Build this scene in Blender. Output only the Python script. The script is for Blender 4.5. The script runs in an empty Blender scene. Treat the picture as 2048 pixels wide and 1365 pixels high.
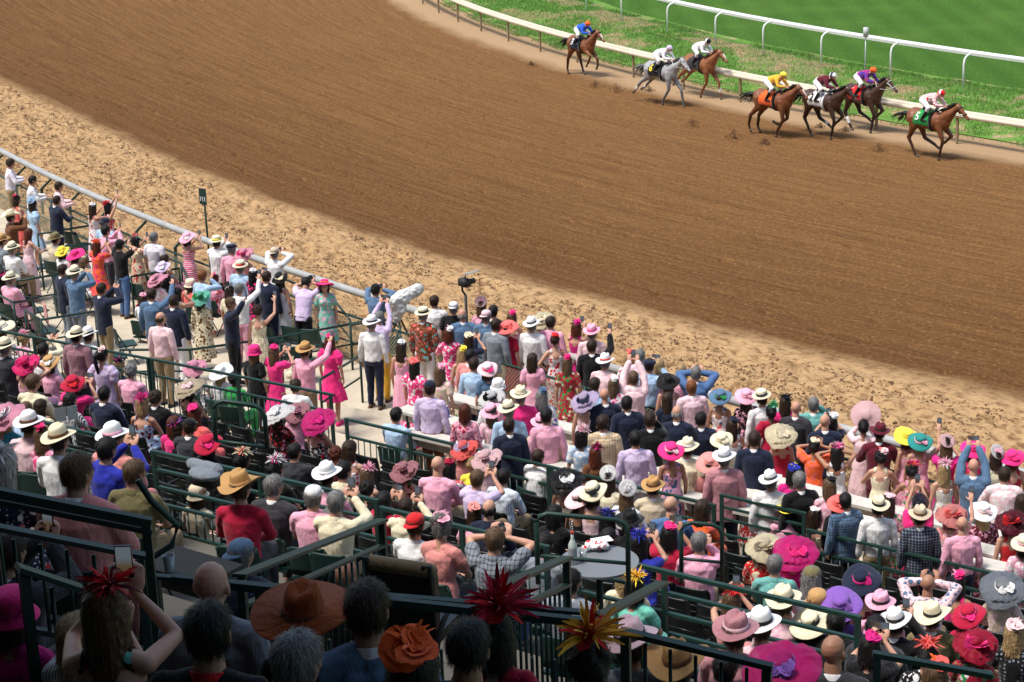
import bpy, math, random
import numpy as np
from mathutils import Vector, Matrix, noise
rad = math.radians
SC = bpy.context.scene
COL = SC.collection
random.seed(7); RNG = np.random.default_rng(11)
# ------------------------------------------------------------------ camera
F, CH, PITCH, ROLL = 3900.0, 13.0, rad(17.55), rad(2.0)      # focal length in photo pixels, height in metres
fw = np.array([0, math.cos(PITCH), -math.sin(PITCH)]); u0 = np.array([0, math.sin(PITCH), math.cos(PITCH)]); r0 = np.array([1.0, 0, 0])
rt = r0 * math.cos(ROLL) - u0 * math.sin(ROLL); up = u0 * math.cos(ROLL) + r0 * math.sin(ROLL)
CAM = np.array([0, 0, CH])
cd = bpy.data.cameras.new('camera'); co = bpy.data.objects.new('camera', cd); COL.objects.link(co)
cd.sensor_width = 36; cd.lens = F / 2048 * 36; cd.clip_end = 3000; cd.clip_start = 0.2
co.matrix_world = Matrix(((rt[0], up[0], -fw[0], 0), (rt[1], up[1], -fw[1], 0), (rt[2], up[2], -fw[2], CH), (0, 0, 0, 1)))
SC.camera = co
def ray(x, y): return fw + rt * (x - 1024) / F - up * (y - 682.5) / F
def un(x, y, h=0.0):
    d = ray(x, y); return CAM + d * ((h - CH) / d[2])
def at_z(x, y, z): return CAM + ray(x, y) * z
def to_px(p):
    d = np.asarray(p, float) - CAM; z = d @ fw; return 1024 + F * (d @ rt) / z, 682.5 - F * (d @ up) / z, z
# ------------------------------------------------------------------ world, sun, exposure
SUN_EL, SUN_AZ = rad(66), rad(-112)            # azimuth measured from +Y towards +X: the sun stands to the left
w = bpy.data.worlds.new('World'); SC.world = w; w.use_nodes = True
nt = w.node_tree; bg = nt.nodes['Background']; sky = nt.nodes.new('ShaderNodeTexSky'); sky.sky_type = 'NISHITA'
sky.sun_disc = False; sky.sun_elevation = SUN_EL; sky.sun_rotation = SUN_AZ; sky.air_density = 1.3; sky.dust_density = 3.0
nt.links.new(sky.outputs[0], bg.inputs[0]); bg.inputs[1].default_value = 0.15
sl = bpy.data.lights.new('sun', 'SUN'); sl.energy = 3.7; sl.angle = rad(14); sl.color = (1.0, 0.955, 0.89)
so = bpy.data.objects.new('sun', sl); COL.objects.link(so)
sd = Vector((math.sin(SUN_AZ) * math.cos(SUN_EL), math.cos(SUN_AZ) * math.cos(SUN_EL), math.sin(SUN_EL)))
so.rotation_euler = (-sd).to_track_quat('-Z', 'Y').to_euler()
SC.view_settings.view_transform = 'Standard'; SC.view_settings.look = 'None'; SC.view_settings.exposure = 0.30; SC.view_settings.gamma = 1.0
SC.cycles.max_bounces = 5; SC.cycles.transparent_max_bounces = 12
# ------------------------------------------------------------------ materials
def s2l(c): return tuple((v / 12.92 if v <= .04045 else ((v + .055) / 1.055) ** 2.4) for v in c)
PAL = dict(hp=('hot pink', (.93, .18, .50)), pk=('pink', (.92, .66, .75)), pp=('pale pink', (.92, .78, .80)), lv=('lavender', (.80, .73, .86)),
 wh=('white', (.90, .90, .90)), cr=('cream', (.88, .84, .72)), nv=('navy blue', (.10, .13, .22)), bk=('black', (.055, .055, .065)), gy=('grey', (.50, .53, .57)),
 ch=('charcoal', (.20, .20, .22)), kh=('khaki', (.56, .48, .36)), bl=('denim blue', (.30, .42, .60)), lb=('light blue', (.66, .77, .88)),
 rd=('red', (.83, .14, .16)), cm=('crimson', (.68, .08, .22)), mg=('magenta', (.82, .13, .50)), sm=('salmon pink', (.86, .56, .54)),
 co=('coral', (.94, .42, .40)), org=('orange', (.95, .40, .16)), yl=('yellow', (.93, .86, .28)), gn=('green', (.16, .58, .28)),
 tl=('teal', (.16, .52, .50)), mt=('mint', (.45, .78, .70)), tn=('tan', (.72, .56, .36)), br=('brown', (.42, .26, .15)), bu=('burgundy', (.36, .06, .14)),
 du=('dusty rose', (.72, .50, .53)), pu=('purple', (.50, .34, .68)), ry=('royal blue', (.14, .18, .62)), be=('beige', (.78, .72, .62)),
 ol=('olive', (.45, .42, .28)), ru=('rust orange', (.60, .28, .09)), sb=('steel blue', (.33, .44, .56)), tq=('turquoise', (.20, .62, .72)), mv=('mauve', (.58, .42, .46)),
 bb=('bright blue', (.12, .36, .80)), yw=('golden yellow', (.90, .68, .22)), te=('pale teal', (.42, .66, .64)))
def lin(c): return (*s2l(PAL[c][1] if isinstance(c, str) else c), 1.0)
MC = {}
class NB:
    def __init__(s, name, rough=0.8, spec=0.3):
        s.m = bpy.data.materials.new(name); s.m.use_nodes = True; s.t = s.m.node_tree; s.b = s.t.nodes['Principled BSDF']
        s.b.inputs['Roughness'].default_value = rough; s.b.inputs['Specular IOR Level'].default_value = spec
    def n(s, ty, ins=None, **k):
        nd = s.t.nodes.new('ShaderNode' + ty)
        for a, v in k.items(): setattr(nd, a, v)
        for a, v in (ins or {}).items():
            if isinstance(v, bpy.types.NodeSocket): s.t.links.new(v, nd.inputs[a])
            else: nd.inputs[a].default_value = v
        return nd
    def co(s, scale=(1, 1, 1), kind='Object'):
        t = s.n('TexCoord'); m = s.n('Mapping', {'Vector': t.outputs[kind], 'Scale': scale}); return m.outputs[0]
    def noise(s, v, sc, det=3, ro=.55, out=0): return s.n('TexNoise', {'Vector': v, 'Scale': sc, 'Detail': det, 'Roughness': ro}).outputs[out]
    def mix(s, f, a, b, mode='MIX'):
        nd = s.t.nodes.new('ShaderNodeMix'); nd.data_type = 'RGBA'; nd.blend_type = mode
        for i, v in ((0, f), (6, a), (7, b)):
            if isinstance(v, bpy.types.NodeSocket): s.t.links.new(v, nd.inputs[i])
            else: nd.inputs[i].default_value = v
        return nd.outputs[2]
    def ramp(s, f, lo, hi): return s.n('MapRange', {'Value': f, 'From Min': lo, 'From Max': hi}).outputs[0]
    def math(s, op, a, b=0.0): return s.n('Math', {0: a, 1: b}, operation=op).outputs[0]
    def col(s, c): 
        if isinstance(c, bpy.types.NodeSocket): s.t.links.new(c, s.b.inputs['Base Color'])
        else: s.b.inputs['Base Color'].default_value = c
        return s
    def bump(s, h, st=.4, dist=.01):
        b = s.n('Bump', {'Height': h, 'Strength': st, 'Distance': dist}); s.t.links.new(b.outputs[0], s.b.inputs['Normal']); return s
def dark(c, f): return (c[0] * f, c[1] * f, c[2] * f, 1)
def fabric(spec):
    k = 'fab_' + spec
    if k in MC: return MC[k]
    p = spec.split('.'); sheer = p[0] == 'o'; pat = None
    if p[0] in 'fptdo' and len(p[0]) == 1: pat = p[0]; p = p[1:]
    c1 = lin(p[0]); c2 = lin(p[1]) if len(p) > 1 else dark(c1, .7); c3 = lin(p[2]) if len(p) > 2 and p[2] != 'z' else c2
    nm = {'f': 'floral_cloth', 'p': 'checked_cloth', 't': 'striped_cloth', 'd': 'dotted_cloth', 'o': 'organza', None: 'cloth'}[pat]
    b = NB(nm, .85, .2); v = b.co()
    if pat == 'f':
        n1 = b.n('TexVoronoi', {'Vector': v, 'Scale': 13.0, 'Randomness': 1.0}); wv = b.noise(v, 22, 3)
        d = b.math('ADD', n1.outputs['Distance'], b.math('MULTIPLY', wv, .5))
        f = b.n('MapRange', {'Value': d, 'From Min': .60, 'From Max': .66, 'To Min': 1, 'To Max': 0}).outputs[0]
        sel = b.ramp(n1.outputs['Color'], .45, .55); cc = b.mix(sel, c2, c3)
        n2 = b.noise(v, 34, 1); g = b.ramp(n2, .60, .63); base = b.mix(g, c1, c3)
        c = b.mix(f, base, cc)
    elif pat == 'p':
        sx = b.n('SeparateXYZ', {0: v}); fs = []
        for a in (0, 2):
            fr = b.math('FRACT', b.math('MULTIPLY', sx.outputs[a], 24.0)); fs.append(b.math('LESS_THAN', fr, .28))
        c = b.mix(b.math('MULTIPLY', b.math('ADD', fs[0], fs[1]), .5), c1, c2)
    elif pat == 't':
        sx = b.n('SeparateXYZ', {0: v}); ax = 2 if len(p) > 2 else 0
        fr = b.math('FRACT', b.math('MULTIPLY', sx.outputs[ax], 22.0 if ax == 2 else 45.0)); c = b.mix(b.math('LESS_THAN', fr, .42), c1, c2)
    elif pat == 'd':
        vo = b.n('TexVoronoi', {'Vector': v, 'Scale': 24.0, 'Randomness': .25}); c = b.mix(b.math('LESS_THAN', vo.outputs['Distance'], .30), c1, c2)
    else: c = None
    vn = b.noise(v, 5, 3)
    if c is None: c = b.mix(b.ramp(vn, .3, .75), c1, dark(c1, .86))
    else: c = b.mix(b.math('MULTIPLY', b.ramp(vn, .3, .75), .15), c, (0, 0, 0, 1))
    b.col(c)
    wr = b.n('TexNoise', {'Vector': b.co((1, 1, .45)), 'Scale': 13.0, 'Detail': 3.0, 'Roughness': .5, 'Distortion': 1.2}).outputs[0]
    b.bump(wr, .6, .028)
    if sheer: 
        b.b.inputs['Roughness'].default_value = .5; tl_ = b.n('BsdfTranslucent', {'Color': c}); tr_ = b.n('BsdfTransparent'); m1 = b.n('MixShader', {0: .38, 1: b.b.outputs[0], 2: tl_.outputs[0]}); m2 = b.n('MixShader', {0: .30, 1: m1.outputs[0], 2: tr_.outputs[0]})
        b.t.links.new(m2.outputs[0], b.t.nodes['Material Output'].inputs[0])
    b.b.inputs['Sheen Weight'].default_value = .15
    MC[k] = b.m; return b.m
def plain(name, c, rough=.5, metal=0., var=.12, sc=6., bumpd=0., spec=.4):
    k = 'pl_' + name
    if k in MC: return MC[k]
    b = NB(name, rough, spec); c = lin(c) if isinstance(c, str) else (*c, 1.0) if len(c) == 3 else c
    v = b.co(); n1 = b.noise(v, sc, 5, .6); b.col(b.mix(b.ramp(n1, .3, .7), c, dark(c, 1 - var))); b.b.inputs['Metallic'].default_value = metal
    if bumpd: b.bump(b.noise(v, sc * 7, 4), .6, bumpd)
    MC[k] = b.m; return b.m
def straw(c):
    k = 'straw_' + c
    if k in MC: return MC[k]
    b = NB('hat_' + PAL[c][0].replace(' ', '_'), .8, .2); v = b.co(); wv = b.n('TexWave', {'Vector': v, 'Scale': 60.0, 'Distortion': 1.0}, bands_direction='Z').outputs['Fac']
    b.col(b.mix(b.math('MULTIPLY', wv, .25), lin(c), dark(lin(c), .6))).bump(wv, .3, .003); MC[k] = b.m; return b.m
HAIRC = dict(k=(.012, .010, .010), n=(.040, .022, .013), t=(.13, .075, .04), r=(.11, .025, .012), g=(.22, .215, .21), y=(.40, .27, .13), o=(.55, .52, .47), c=(.25, .09, .03))
HAIRN = dict(k='black', n='dark brown', t='light brown', r='auburn', g='grey', y='blonde', o='white', c='ginger')
def hairm(c):
    k = 'hair_' + c
    if k in MC: return MC[k]
    b = NB('hair_' + HAIRN[c].replace(' ', '_'), .5, .28); v = b.co((1, 1, .12)); wv = b.n('TexNoise', {'Vector': v, 'Scale': 75.0, 'Detail': 3.0}).outputs[0]
    a = (*HAIRC[c], 1); b.col(b.mix(b.ramp(wv, .35, .65), dark(a, .5), dark(a, 1.25))).bump(wv, .8, .012); MC[k] = b.m; return b.m
SKIN = dict(L=(.53, .31, .22), M=(.36, .19, .12), D=(.12, .06, .036))
def skin(c):
    k = 'skin' + c
    if k in MC: return MC[k]
    b = NB('skin', .5, .35); v = b.co(); n1 = b.noise(v, 9, 4); a = (*SKIN[c], 1)
    b.col(b.mix(b.ramp(n1, .3, .7), a, (a[0] * .92, a[1] * .78, a[2] * .75, 1))).bump(b.noise(v, 160, 3), .25, .003); b.b.inputs['Subsurface Weight'].default_value = .06
    b.b.inputs['Subsurface Radius'].default_value = (.02, .008, .004); MC[k] = b.m; return b.m
def eye_m(): return plain('eye_dark', (.02, .015, .012), .3, var=.3)
def lip_m(): return plain('lip', (.40, .10, .09), .5)
GREEN_STEEL = lambda: plain('dark_green_painted_steel', (.014, .045, .036), .5, .0, .3, 9, spec=.35)
# ------------------------------------------------------------------ mesh helpers
class M:
    def __init__(s): s.v = []; s.f = []; s.n = 0; s.mi = []
    def add(s, V, Fc, mi=0):
        V = np.asarray(V, float).reshape(-1, 3); s.v.append(V); s.f += [tuple(i + s.n for i in f) for f in Fc]; s.mi += [mi] * len(Fc); s.n += len(V); return s
    def box(s, c, sz, R=None, mi=0):
        h = np.array(sz) / 2; V = np.array([[x, y, z] for x in (-1, 1) for y in (-1, 1) for z in (-1, 1)]) * h
        if R is not None: V = V @ np.array(R).T
        return s.add(V + np.array(c), [(0, 1, 3, 2), (4, 6, 7, 5), (0, 4, 5, 1), (2, 3, 7, 6), (0, 2, 6, 4), (1, 5, 7, 3)], mi)
    def rings(s, R, mi=0, cap=True):        # R: list of equal-length rings
        k = len(R[0]); V = np.concatenate(R); Fc = []
        for i in range(len(R) - 1):
            for j in range(k):
                a, b = i * k + j, i * k + (j + 1) % k; Fc.append((a, b, b + k, a + k))
        if cap: Fc.append(tuple(range(k - 1, -1, -1))); Fc.append(tuple((len(R) - 1) * k + j for j in range(k)))
        return s.add(V, Fc, mi)
    def cap(s, p0, ra, p1, rb, n=10, fl=1.0, fax=None, mi=0):   # tapered capsule, fl flattens it along axis fax
        p0, p1 = np.array(p0, float), np.array(p1, float); d = p1 - p0; L = np.linalg.norm(d); d = d / max(L, 1e-6)
        a = np.array([0, 0, 1.]) if abs(d[2]) < .9 else np.array([0, 1., 0])
        if fax is not None: a = np.array(fax, float)
        x = np.cross(a, d); x /= np.linalg.norm(x); y = np.cross(d, x); R = []
        for q in (-75, -45, 0): R.append((p0 + d * ra * math.sin(rad(q)), ra * math.cos(rad(q))))
        for q in (0, 45, 75): R.append((p1 + d * rb * math.sin(rad(q)), rb * math.cos(rad(q))))
        an = np.arange(n) * 2 * math.pi / n
        return s.rings([c + r * (np.outer(np.cos(an), x) + fl * np.outer(np.sin(an), y)) for c, r in R], mi)
    def chain(s, P, R, **k):
        for i in range(len(P) - 1): s.cap(P[i], R[i], P[i + 1], R[i + 1], **k)
        return s
    def ell(s, c, r, n=14, R=None, mi=0):
        an = np.arange(n) * 2 * math.pi / n; rg = []
        for q in np.linspace(-84, 84, 8):
            q = rad(q); V = np.stack([np.cos(an) * math.cos(q), np.sin(an) * math.cos(q), np.full(n, math.sin(q))], 1) * np.array(r)
            if R is not None: V = V @ np.array(R).T
            rg.append(V + np.array(c))
        return s.rings(rg, mi)
    def loft(s, L, n=20, mi=0, wav=None, cap=True):          # L: (x,y,z,rx,ry) horizontal ellipses
        an = np.arange(n) * 2 * math.pi / n; rg = []
        for i, (x, y, z, rx, ry) in enumerate(L):
            m = 1 if wav is None else 1 + wav(an, i / (len(L) - 1))
            rg.append(np.stack([x + rx * m * np.cos(an), y + ry * m * np.sin(an), np.full(n, z)], 1))
        return s.rings(rg, mi, cap)
    def lofty(s, L, n=20, mi=0):                    # rings across the y axis: (y,z,rx,rz)
        an = np.arange(n) * 2 * math.pi / n
        return s.rings([np.stack([rx * np.cos(an), np.full(n, y), z + rz * np.sin(an)], 1) for y, z, rx, rz in L], mi)
    def tube(s, P, r, n=8, mi=0, cap=True):         # smooth pipe along a path
        P = [np.array(p, float) for p in P]; rg = []; an = np.arange(n) * 2 * math.pi / n
        for i, p in enumerate(P):
            d = P[min(i + 1, len(P) - 1)] - P[max(i - 1, 0)]; d /= np.linalg.norm(d)
            a = np.array([0, 0, 1.]) if abs(d[2]) < .95 else np.array([1., 0, 0]); x = np.cross(a, d); x /= np.linalg.norm(x); y = np.cross(d, x)
            rr = r[i] if isinstance(r, (list, tuple)) else r
            rg.append(p + rr * (np.outer(np.cos(an), x) + np.outer(np.sin(an), y)))
        return s.rings(rg, mi, cap)
    def bar(s, a, b, wd, ht, mi=0):                 # rectangular bar between two points
        a, b = np.array(a, float), np.array(b, float); d = b - a; L = np.linalg.norm(d); d /= L
        u = np.array([0, 0, 1.]) if abs(d[2]) < .9 else np.array([0, 1., 0]); x = np.cross(d, u); x /= np.linalg.norm(x); z = np.cross(x, d)
        return s.box((a + b) / 2, (wd, L, ht), np.stack([x, d, z], 1), mi)
    def strip(s, P, Wd, th=.0, mi=0):              # blade: centre points and half-width vectors
        V = [];
        for p, q in zip(P, Wd): V += [np.array(p) - q, np.array(p) + q]
        return s.add(V, [(2 * i, 2 * i + 1, 2 * i + 3, 2 * i + 2) for i in range(len(P) - 1)], mi)
    def mesh(s, name, smooth=True, mats=()):
        me = bpy.data.meshes.new(name); V = np.concatenate(s.v) if s.v else np.zeros((0, 3)); me.from_pydata(V.tolist(), [], s.f)
        for m in mats: me.materials.append(m)
        if any(s.mi): me.polygons.foreach_set('material_index', s.mi)
        if smooth: me.polygons.foreach_set('use_smooth', [True] * len(me.polygons))
        me.update(); return me
def link(me, name, parent=None, mats=None, loc=(0, 0, 0), rot=None, sc=None, mat=None):
    o = bpy.data.objects.new(name, me); COL.objects.link(o)
    if parent: o.parent = parent
    if mat is not None: o.matrix_local = mat
    else:
        o.location = loc
        if rot is not None: o.rotation_euler = rot
        if sc is not None: o.scale = (sc,) * 3 if isinstance(sc, (int, float)) else sc
    for i, m in enumerate(mats or []):
        if i >= len(me.materials): 
            if me.users <= 1: me.materials.append(m); continue
            me.materials.append(None)
        if i < len(me.materials) and me.materials[i] is not m:
            o.material_slots[i].link = 'OBJECT'; o.material_slots[i].material = m
    return o
def obj(m, name, mat, parent=None, smooth=True, **k):
    mats = mat if isinstance(mat, (list, tuple)) else [mat]
    return link(m.mesh(name, smooth, mats), name, parent, None, **k)
def empty(name, loc=(0, 0, 0), rz=0, sc=1):
    o = bpy.data.objects.new(name, None); COL.objects.link(o); o.location = loc; o.rotation_euler = (0, 0, rz); o.scale = (sc,) * 3; o.empty_display_size = .2; return o
def tag(o, label, cat, group=None):
    o['label'] = label; o['category'] = cat
    if group: o['group'] = group
    return o
def struct(o): o['kind'] = 'structure'; return o
def remesh(m, vox, smooth=2, wob=0., sd=0, fr=9.):
    me = m.mesh('tmp'); o = bpy.data.objects.new('tmp', me); COL.objects.link(o)
    md = o.modifiers.new('r', 'REMESH'); md.mode = 'VOXEL'; md.voxel_size = vox; md.use_smooth_shade = True
    if smooth: s2 = o.modifiers.new('s', 'SMOOTH'); s2.iterations = smooth; s2.factor = .5
    dg = bpy.context.evaluated_depsgraph_get(); ev = o.evaluated_get(dg); out = bpy.data.meshes.new_from_object(ev)
    bpy.data.objects.remove(o); bpy.data.meshes.remove(me)
    if wob:
        n = len(out.vertices); V = np.empty(n * 3); out.vertices.foreach_get('co', V); V = V.reshape(-1, 3)
        N = np.empty(n * 3); out.vertices.foreach_get('normal', N); N = N.reshape(-1, 3)
        x, y, z = V.T * fr; a = sd * 1.7
        h = np.sin(x * 1.9 + 2.2 * np.sin(z * 1.3 + a) + a) * np.cos(z * 1.1 + 1.7 * np.sin(x * 2.1 + y + a)) + .6 * np.sin(z * 3.1 + 2.5 * np.sin(x * 1.7 - y * 1.3) + a * 2)
        V += N * (h * wob)[:, None]; out.vertices.foreach_set('co', V.ravel()); out.update()
    out.polygons.foreach_set('use_smooth', [True] * len(out.polygons)); out.materials.clear(); return out
# ------------------------------------------------------------------ terrain model
ROOF_D = 17.2  # unseen roof edge, set by where the shade should begin
CC = np.array([90.0, 120.0])                     # centre of the turn
R_OUT, R_EDGE, R_IN, R_WHITE, R_FENCE = 121.9, 116.2, 96.6, 89.0, 123.0
B0 = np.array([.5, 28.0]); NB_ = np.array([-.58, -.81]); NB_ /= np.linalg.norm(NB_); TB = np.array([-NB_[1], NB_[0]])   # bowl front line
TB = np.array([.81, -.58]) / np.linalg.norm([.81, .58])
ROWS = [(.45 + .8 * k, 1.3 + .22 * k) for k in range(9)] + [(7.9 + 1.1 * j, 3.9 + .44 * j) for j in range(6)] + [(14.5 + .8 * i, 7.0 + .25 * i) for i in range(6)]
def dcoord(p): return float((np.asarray(p)[:2] - B0) @ NB_)
def pol(r, th): return np.array([CC[0] + r * math.cos(th), CC[1] + r * math.sin(th)])
STEPQ = [(0, 0.0), (.34, .3), (.60, .6), (.84, .9)]
def ground(p):
    d = dcoord(p)
    if d >= .05:
        z = 1.3
        for a, b in ROWS:
            if d >= a: z = b
        return z
    e = math.hypot(p[0] - CC[0], p[1] - CC[1]) - R_FENCE
    if e <= 0: return 0.0
    q = e / (e - d); z = 0
    for a, b in STEPQ:
        if q >= a: z = b
    return z if d < 0 else 1.3
def place(x, y, hh, hint=None, seated=False):
    """ground spot whose point hh above the floor shows at photo pixel x,y; hint = distance"""
    best = None; dr = ray(x, y)
    dd = NB_ @ dr[:2]; d0 = dcoord(CAM)
    for i, (a, b) in enumerate(ROWS):
        wd = (ROWS[i + 1][0] if i + 1 < len(ROWS) else a + .8) - a
        for fr in ((.62,) if seated else (.35, .6)):
            t = (a + wd * fr - d0) / dd
            if t < 3: continue
            p = CAM + dr * t; e = abs(p[2] - hh - b) + (0 if seated or hint else .5 if x > 400 and b < 3.9 else 2.0 if x > 400 else 0)
            if hint: e += 1.6 * abs(math.log(t / hint))
            if best is None or e < best[0]: best = (e, p, b)
    t = 14.0; prev = None
    while t < 75:
        p = CAM + dr * t
        if dcoord(p) < -.05:
            e0 = p[2] - hh - ground(p); e = abs(e0)
            if hint: e += 1.6 * abs(math.log(t / hint))
            if best is None or e < best[0]: best = (e, p, ground(p))
        t += .06
    _, p, g = best
    return np.array([p[0], p[1], g]), p
# ------------------------------------------------------------------ ground, track, infield
def vnoise(x, y, seed=0):
    xi, yi = np.floor(x).astype(np.int64), np.floor(y).astype(np.int64); fx, fy = x - xi, y - yi
    fx = fx * fx * (3 - 2 * fx); fy = fy * fy * (3 - 2 * fy)
    def h(a, b):
        n = (a * 374761393 + b * 668265263 + seed * 1442695041) & 0x7fffffff; n = ((n ^ (n >> 13)) * 1274126177) & 0x7fffffff; return ((n ^ (n >> 16)) & 0xffff) / 65535.0
    return (h(xi, yi) * (1 - fx) + h(xi + 1, yi) * fx) * (1 - fy) + (h(xi, yi + 1) * (1 - fx) + h(xi + 1, yi + 1) * fx) * fy
def bend(T): return .017 * np.clip(-150 - np.degrees(T), 0, 40) ** 2
def polar_grid(name, ra, rb, t0, t1, dr, ds, zf, mat):
    nr = int((rb - ra) / dr) + 1; rm = (ra + rb) / 2; ns = int(rad(t1 - t0) * rm / ds) + 1
    r = np.linspace(ra, rb, nr); th = np.radians(np.linspace(t0, t1, ns)); T, R = np.meshgrid(th, r, indexing='ij'); S = T * 110.0; DEL = bend(T) * np.clip((R - 99) / 17, 0, 1.3)
    Z = zf(S, R); X = CC[0] + (R + DEL) * np.cos(T); Y = CC[1] + (R + DEL) * np.sin(T); V = np.stack([X, Y, Z], -1).reshape(-1, 3)
    i = np.arange(ns - 1)[:, None] * nr + np.arange(nr - 1)[None]; Q = np.stack([i, i + nr, i + nr + 1, i + 1], -1).reshape(-1, 4)
    me = bpy.data.meshes.new(name); me.vertices.add(len(V)); me.vertices.foreach_set('co', V.ravel().astype(np.float32)); me.loops.add(Q.size); me.loops.foreach_set('vertex_index', Q.ravel().astype(np.int32))
    me.polygons.add(len(Q)); me.polygons.foreach_set('loop_start', (np.arange(len(Q)) * 4).astype(np.int32)); me.polygons.foreach_set('loop_total', np.full(len(Q), 4, np.int32))
    me.polygons.foreach_set('use_smooth', np.ones(len(Q), bool)); uv = me.uv_layers.new(name='UVMap'); U = np.stack([S.ravel(), R.ravel()], 1)[Q.ravel()]; uv.data.foreach_set('uv', U.ravel().astype(np.float32))
    me.update(); me.validate(); me.materials.append(mat); o = bpy.data.objects.new(name, me); COL.objects.link(o); return o
def dirt_material():
    b = NB('track_dirt', 1.0, .05); t = b.n('TexCoord'); uv = t.outputs['UV']
    def mp(sx, sy): return b.n('Mapping', {'Vector': uv, 'Scale': (sx, sy, 1)}).outputs[0]
    r = b.n('SeparateXYZ', {0: uv}).outputs[1]
    big = b.noise(mp(.05, .5), 1, 4); fine = b.noise(mp(9, 14), 1, 5, .8); streak = b.noise(mp(.16, 7.0), 1, 4, .65); clump = b.noise(mp(3.2, 5.5), 1, 6, .72)
    main = b.mix(b.ramp(streak, .34, .68), (.158, .079, .029, 1), (.074, .034, .0125, 1))
    rr = b.math('ADD', r, b.math('MULTIPLY', big, 5.0))
    main = b.mix(b.ramp(rr, 100, 118), b.mix(.35, main, (.215, .113, .047, 1)), main)
    main = b.mix(b.math('MULTIPLY', b.ramp(rr, 111, 117.5), .35), main, (.075, .034, .0145, 1))
    main = b.mix(b.math('MULTIPLY', b.ramp(fine, .47, .36), .5), main, (.075, .036, .017, 1))
    main = b.mix(b.math('MULTIPLY', b.ramp(fine, .52, .66), .45), main, (.34, .205, .10, 1))
    marg = b.mix(b.ramp(clump, .47, .62), (.385, .25, .128, 1), (.165, .092, .044, 1))  # dark clumps: damp dirt, plus clod shadows painted into the colour
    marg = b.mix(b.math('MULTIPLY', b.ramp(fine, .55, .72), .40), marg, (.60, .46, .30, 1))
    r = b.math('ADD', r, b.math('MAXIMUM', b.math('MULTIPLY', b.math('ADD', b.n('SeparateXYZ', {0: uv}).outputs[0], 274.5), .0349), 0.0))
    ed = b.math('ADD', r, b.math('MULTIPLY', b.math('SUBTRACT', b.noise(mp(.5, 1.2), 1, 4), .5), 1.0))
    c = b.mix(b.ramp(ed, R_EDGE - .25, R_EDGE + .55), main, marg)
    c = b.mix(b.ramp(ed, 97.4, 98.3), b.mix(.5, (.50, .36, .22, 1), main), c)
    b.col(c).bump(fine, .8, .03); return b.m
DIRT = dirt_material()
def z_main(S, R):
    ph = 1.5 * vnoise(S * .12, R * .5, 3); comb = np.sin((R * 9.0 + ph) * 2 * math.pi / 1.0 * .95); amp = .35 + .9 * vnoise(S * .08, R * 1.3, 5)
    z = .014 * comb * amp + .026 * (vnoise(S * .5, R * 5.5, 1) - .5) + .030 * (vnoise(S * 3.3, R * 6.5, 2) - .5) + .034 * (vnoise(S * 5.5, R * 8.5, 12) - .5) + .04 * (vnoise(S * .1, R * .55, 8) - .5)
    for k, rc in enumerate((113.6, 114.9, 108.9, 111.3, 105.0)):      # lines of hoof prints
        s = S / 1.15 + k * .37; cell = np.floor(s); off = (vnoise(cell * 7.7, cell * 0 + k, 9) - .5) * 1.3; on = vnoise(cell * 3.3, cell * 0 + k + .5, 4) > .45
        z -= on * .13 * np.exp(-(((s - cell - .5) * 1.15 / .15) ** 2 + ((R - rc - off) / .13) ** 2))
    z += .07 * (vnoise(S * 2.4, R * 2.8, 61) - .5) * np.exp(-((R - 101) / 2.6) ** 2) * np.clip(vnoise(S * .3, R * .6, 62) * 1.6, 0, 1)
    return z * np.clip((R - 97.4) / 1.0, 0, 1) * np.clip((115.98 - R) / .7, 0, 1) - .02
def z_marg(S, R):
    a = vnoise(S * 1.6, R * 3.0, 21); c = vnoise(S * 4.2 + 3, R * 5.5, 22); d = vnoise(S * .35, R * .7, 23); e = vnoise(S * 9, R * 11, 24)
    z = .10 * np.abs(a - .5) * -2 + .13 * (c - .5) + .07 * (e - .5) + .03 * (d - .5)
    pit = np.clip(vnoise(S * 2.6 + 9, R * 3.6, 26) - .76, 0, 1) * 5; z -= .10 * pit
    return (z + .03) * np.clip((R - 116.02) / .8, 0, 1) * np.clip((R_FENCE - R) / .4, 0, 1) - .02
struct(polar_grid('dirt_track', 94.9, 116.0, -178, -130, .042, .105, z_main, DIRT))
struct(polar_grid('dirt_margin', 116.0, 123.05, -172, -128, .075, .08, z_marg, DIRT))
def gm():
    b = NB('turf', .9, .1); v = b.co(); big = b.noise(v, .22, 4); f = b.noise(v, 7, 8, .85); st = b.n('TexWave', {'Vector': v, 'Scale': .22, 'Distortion': .6}, bands_direction='X').outputs['Fac']
    c = b.mix(b.ramp(f, .40, .60), (.032, .095, .012, 1), (.085, .185, .024, 1)); c = b.mix(b.math('MULTIPLY', st, .4), c, (.030, .085, .010, 1)); c = b.mix(b.math('MULTIPLY', b.ramp(big, .5, .75), .45), c, (.12, .20, .035, 1))
    b.col(c).bump(b.noise(v, 22, 4, .8), 1.0, .06); return b.m
TURF = gm()
def bm_():
    b = NB('rough_grass_ground', .95, .1); v = b.co(); f = b.noise(v, 1.1, 5, .65); g = b.noise(v, 14, 4, .7)
    c = b.mix(b.ramp(g, .3, .7), (.085, .20, .030, 1), (.15, .28, .055, 1)); c = b.mix(b.ramp(f, .52, .62), c, (.36, .27, .15, 1)); b.col(c).bump(g, 1, .05); return b.m
def berm_z(S, R):
    t = np.clip((95.5 - R) / 3.6, 0, 1); return .42 * t * t * (3 - 2 * t) + .07 * (vnoise(S * .6, R * .9, 31) - .5) * t + .01
struct(polar_grid('infield_bank', 89.8, 95.5, -178, -130, .12, .25, berm_z, bm_()))
m = M(); rr = [90.0, 80, 60, 30, 5]; th = [rad(a) for a in range(-200, -99, 4)]
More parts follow.
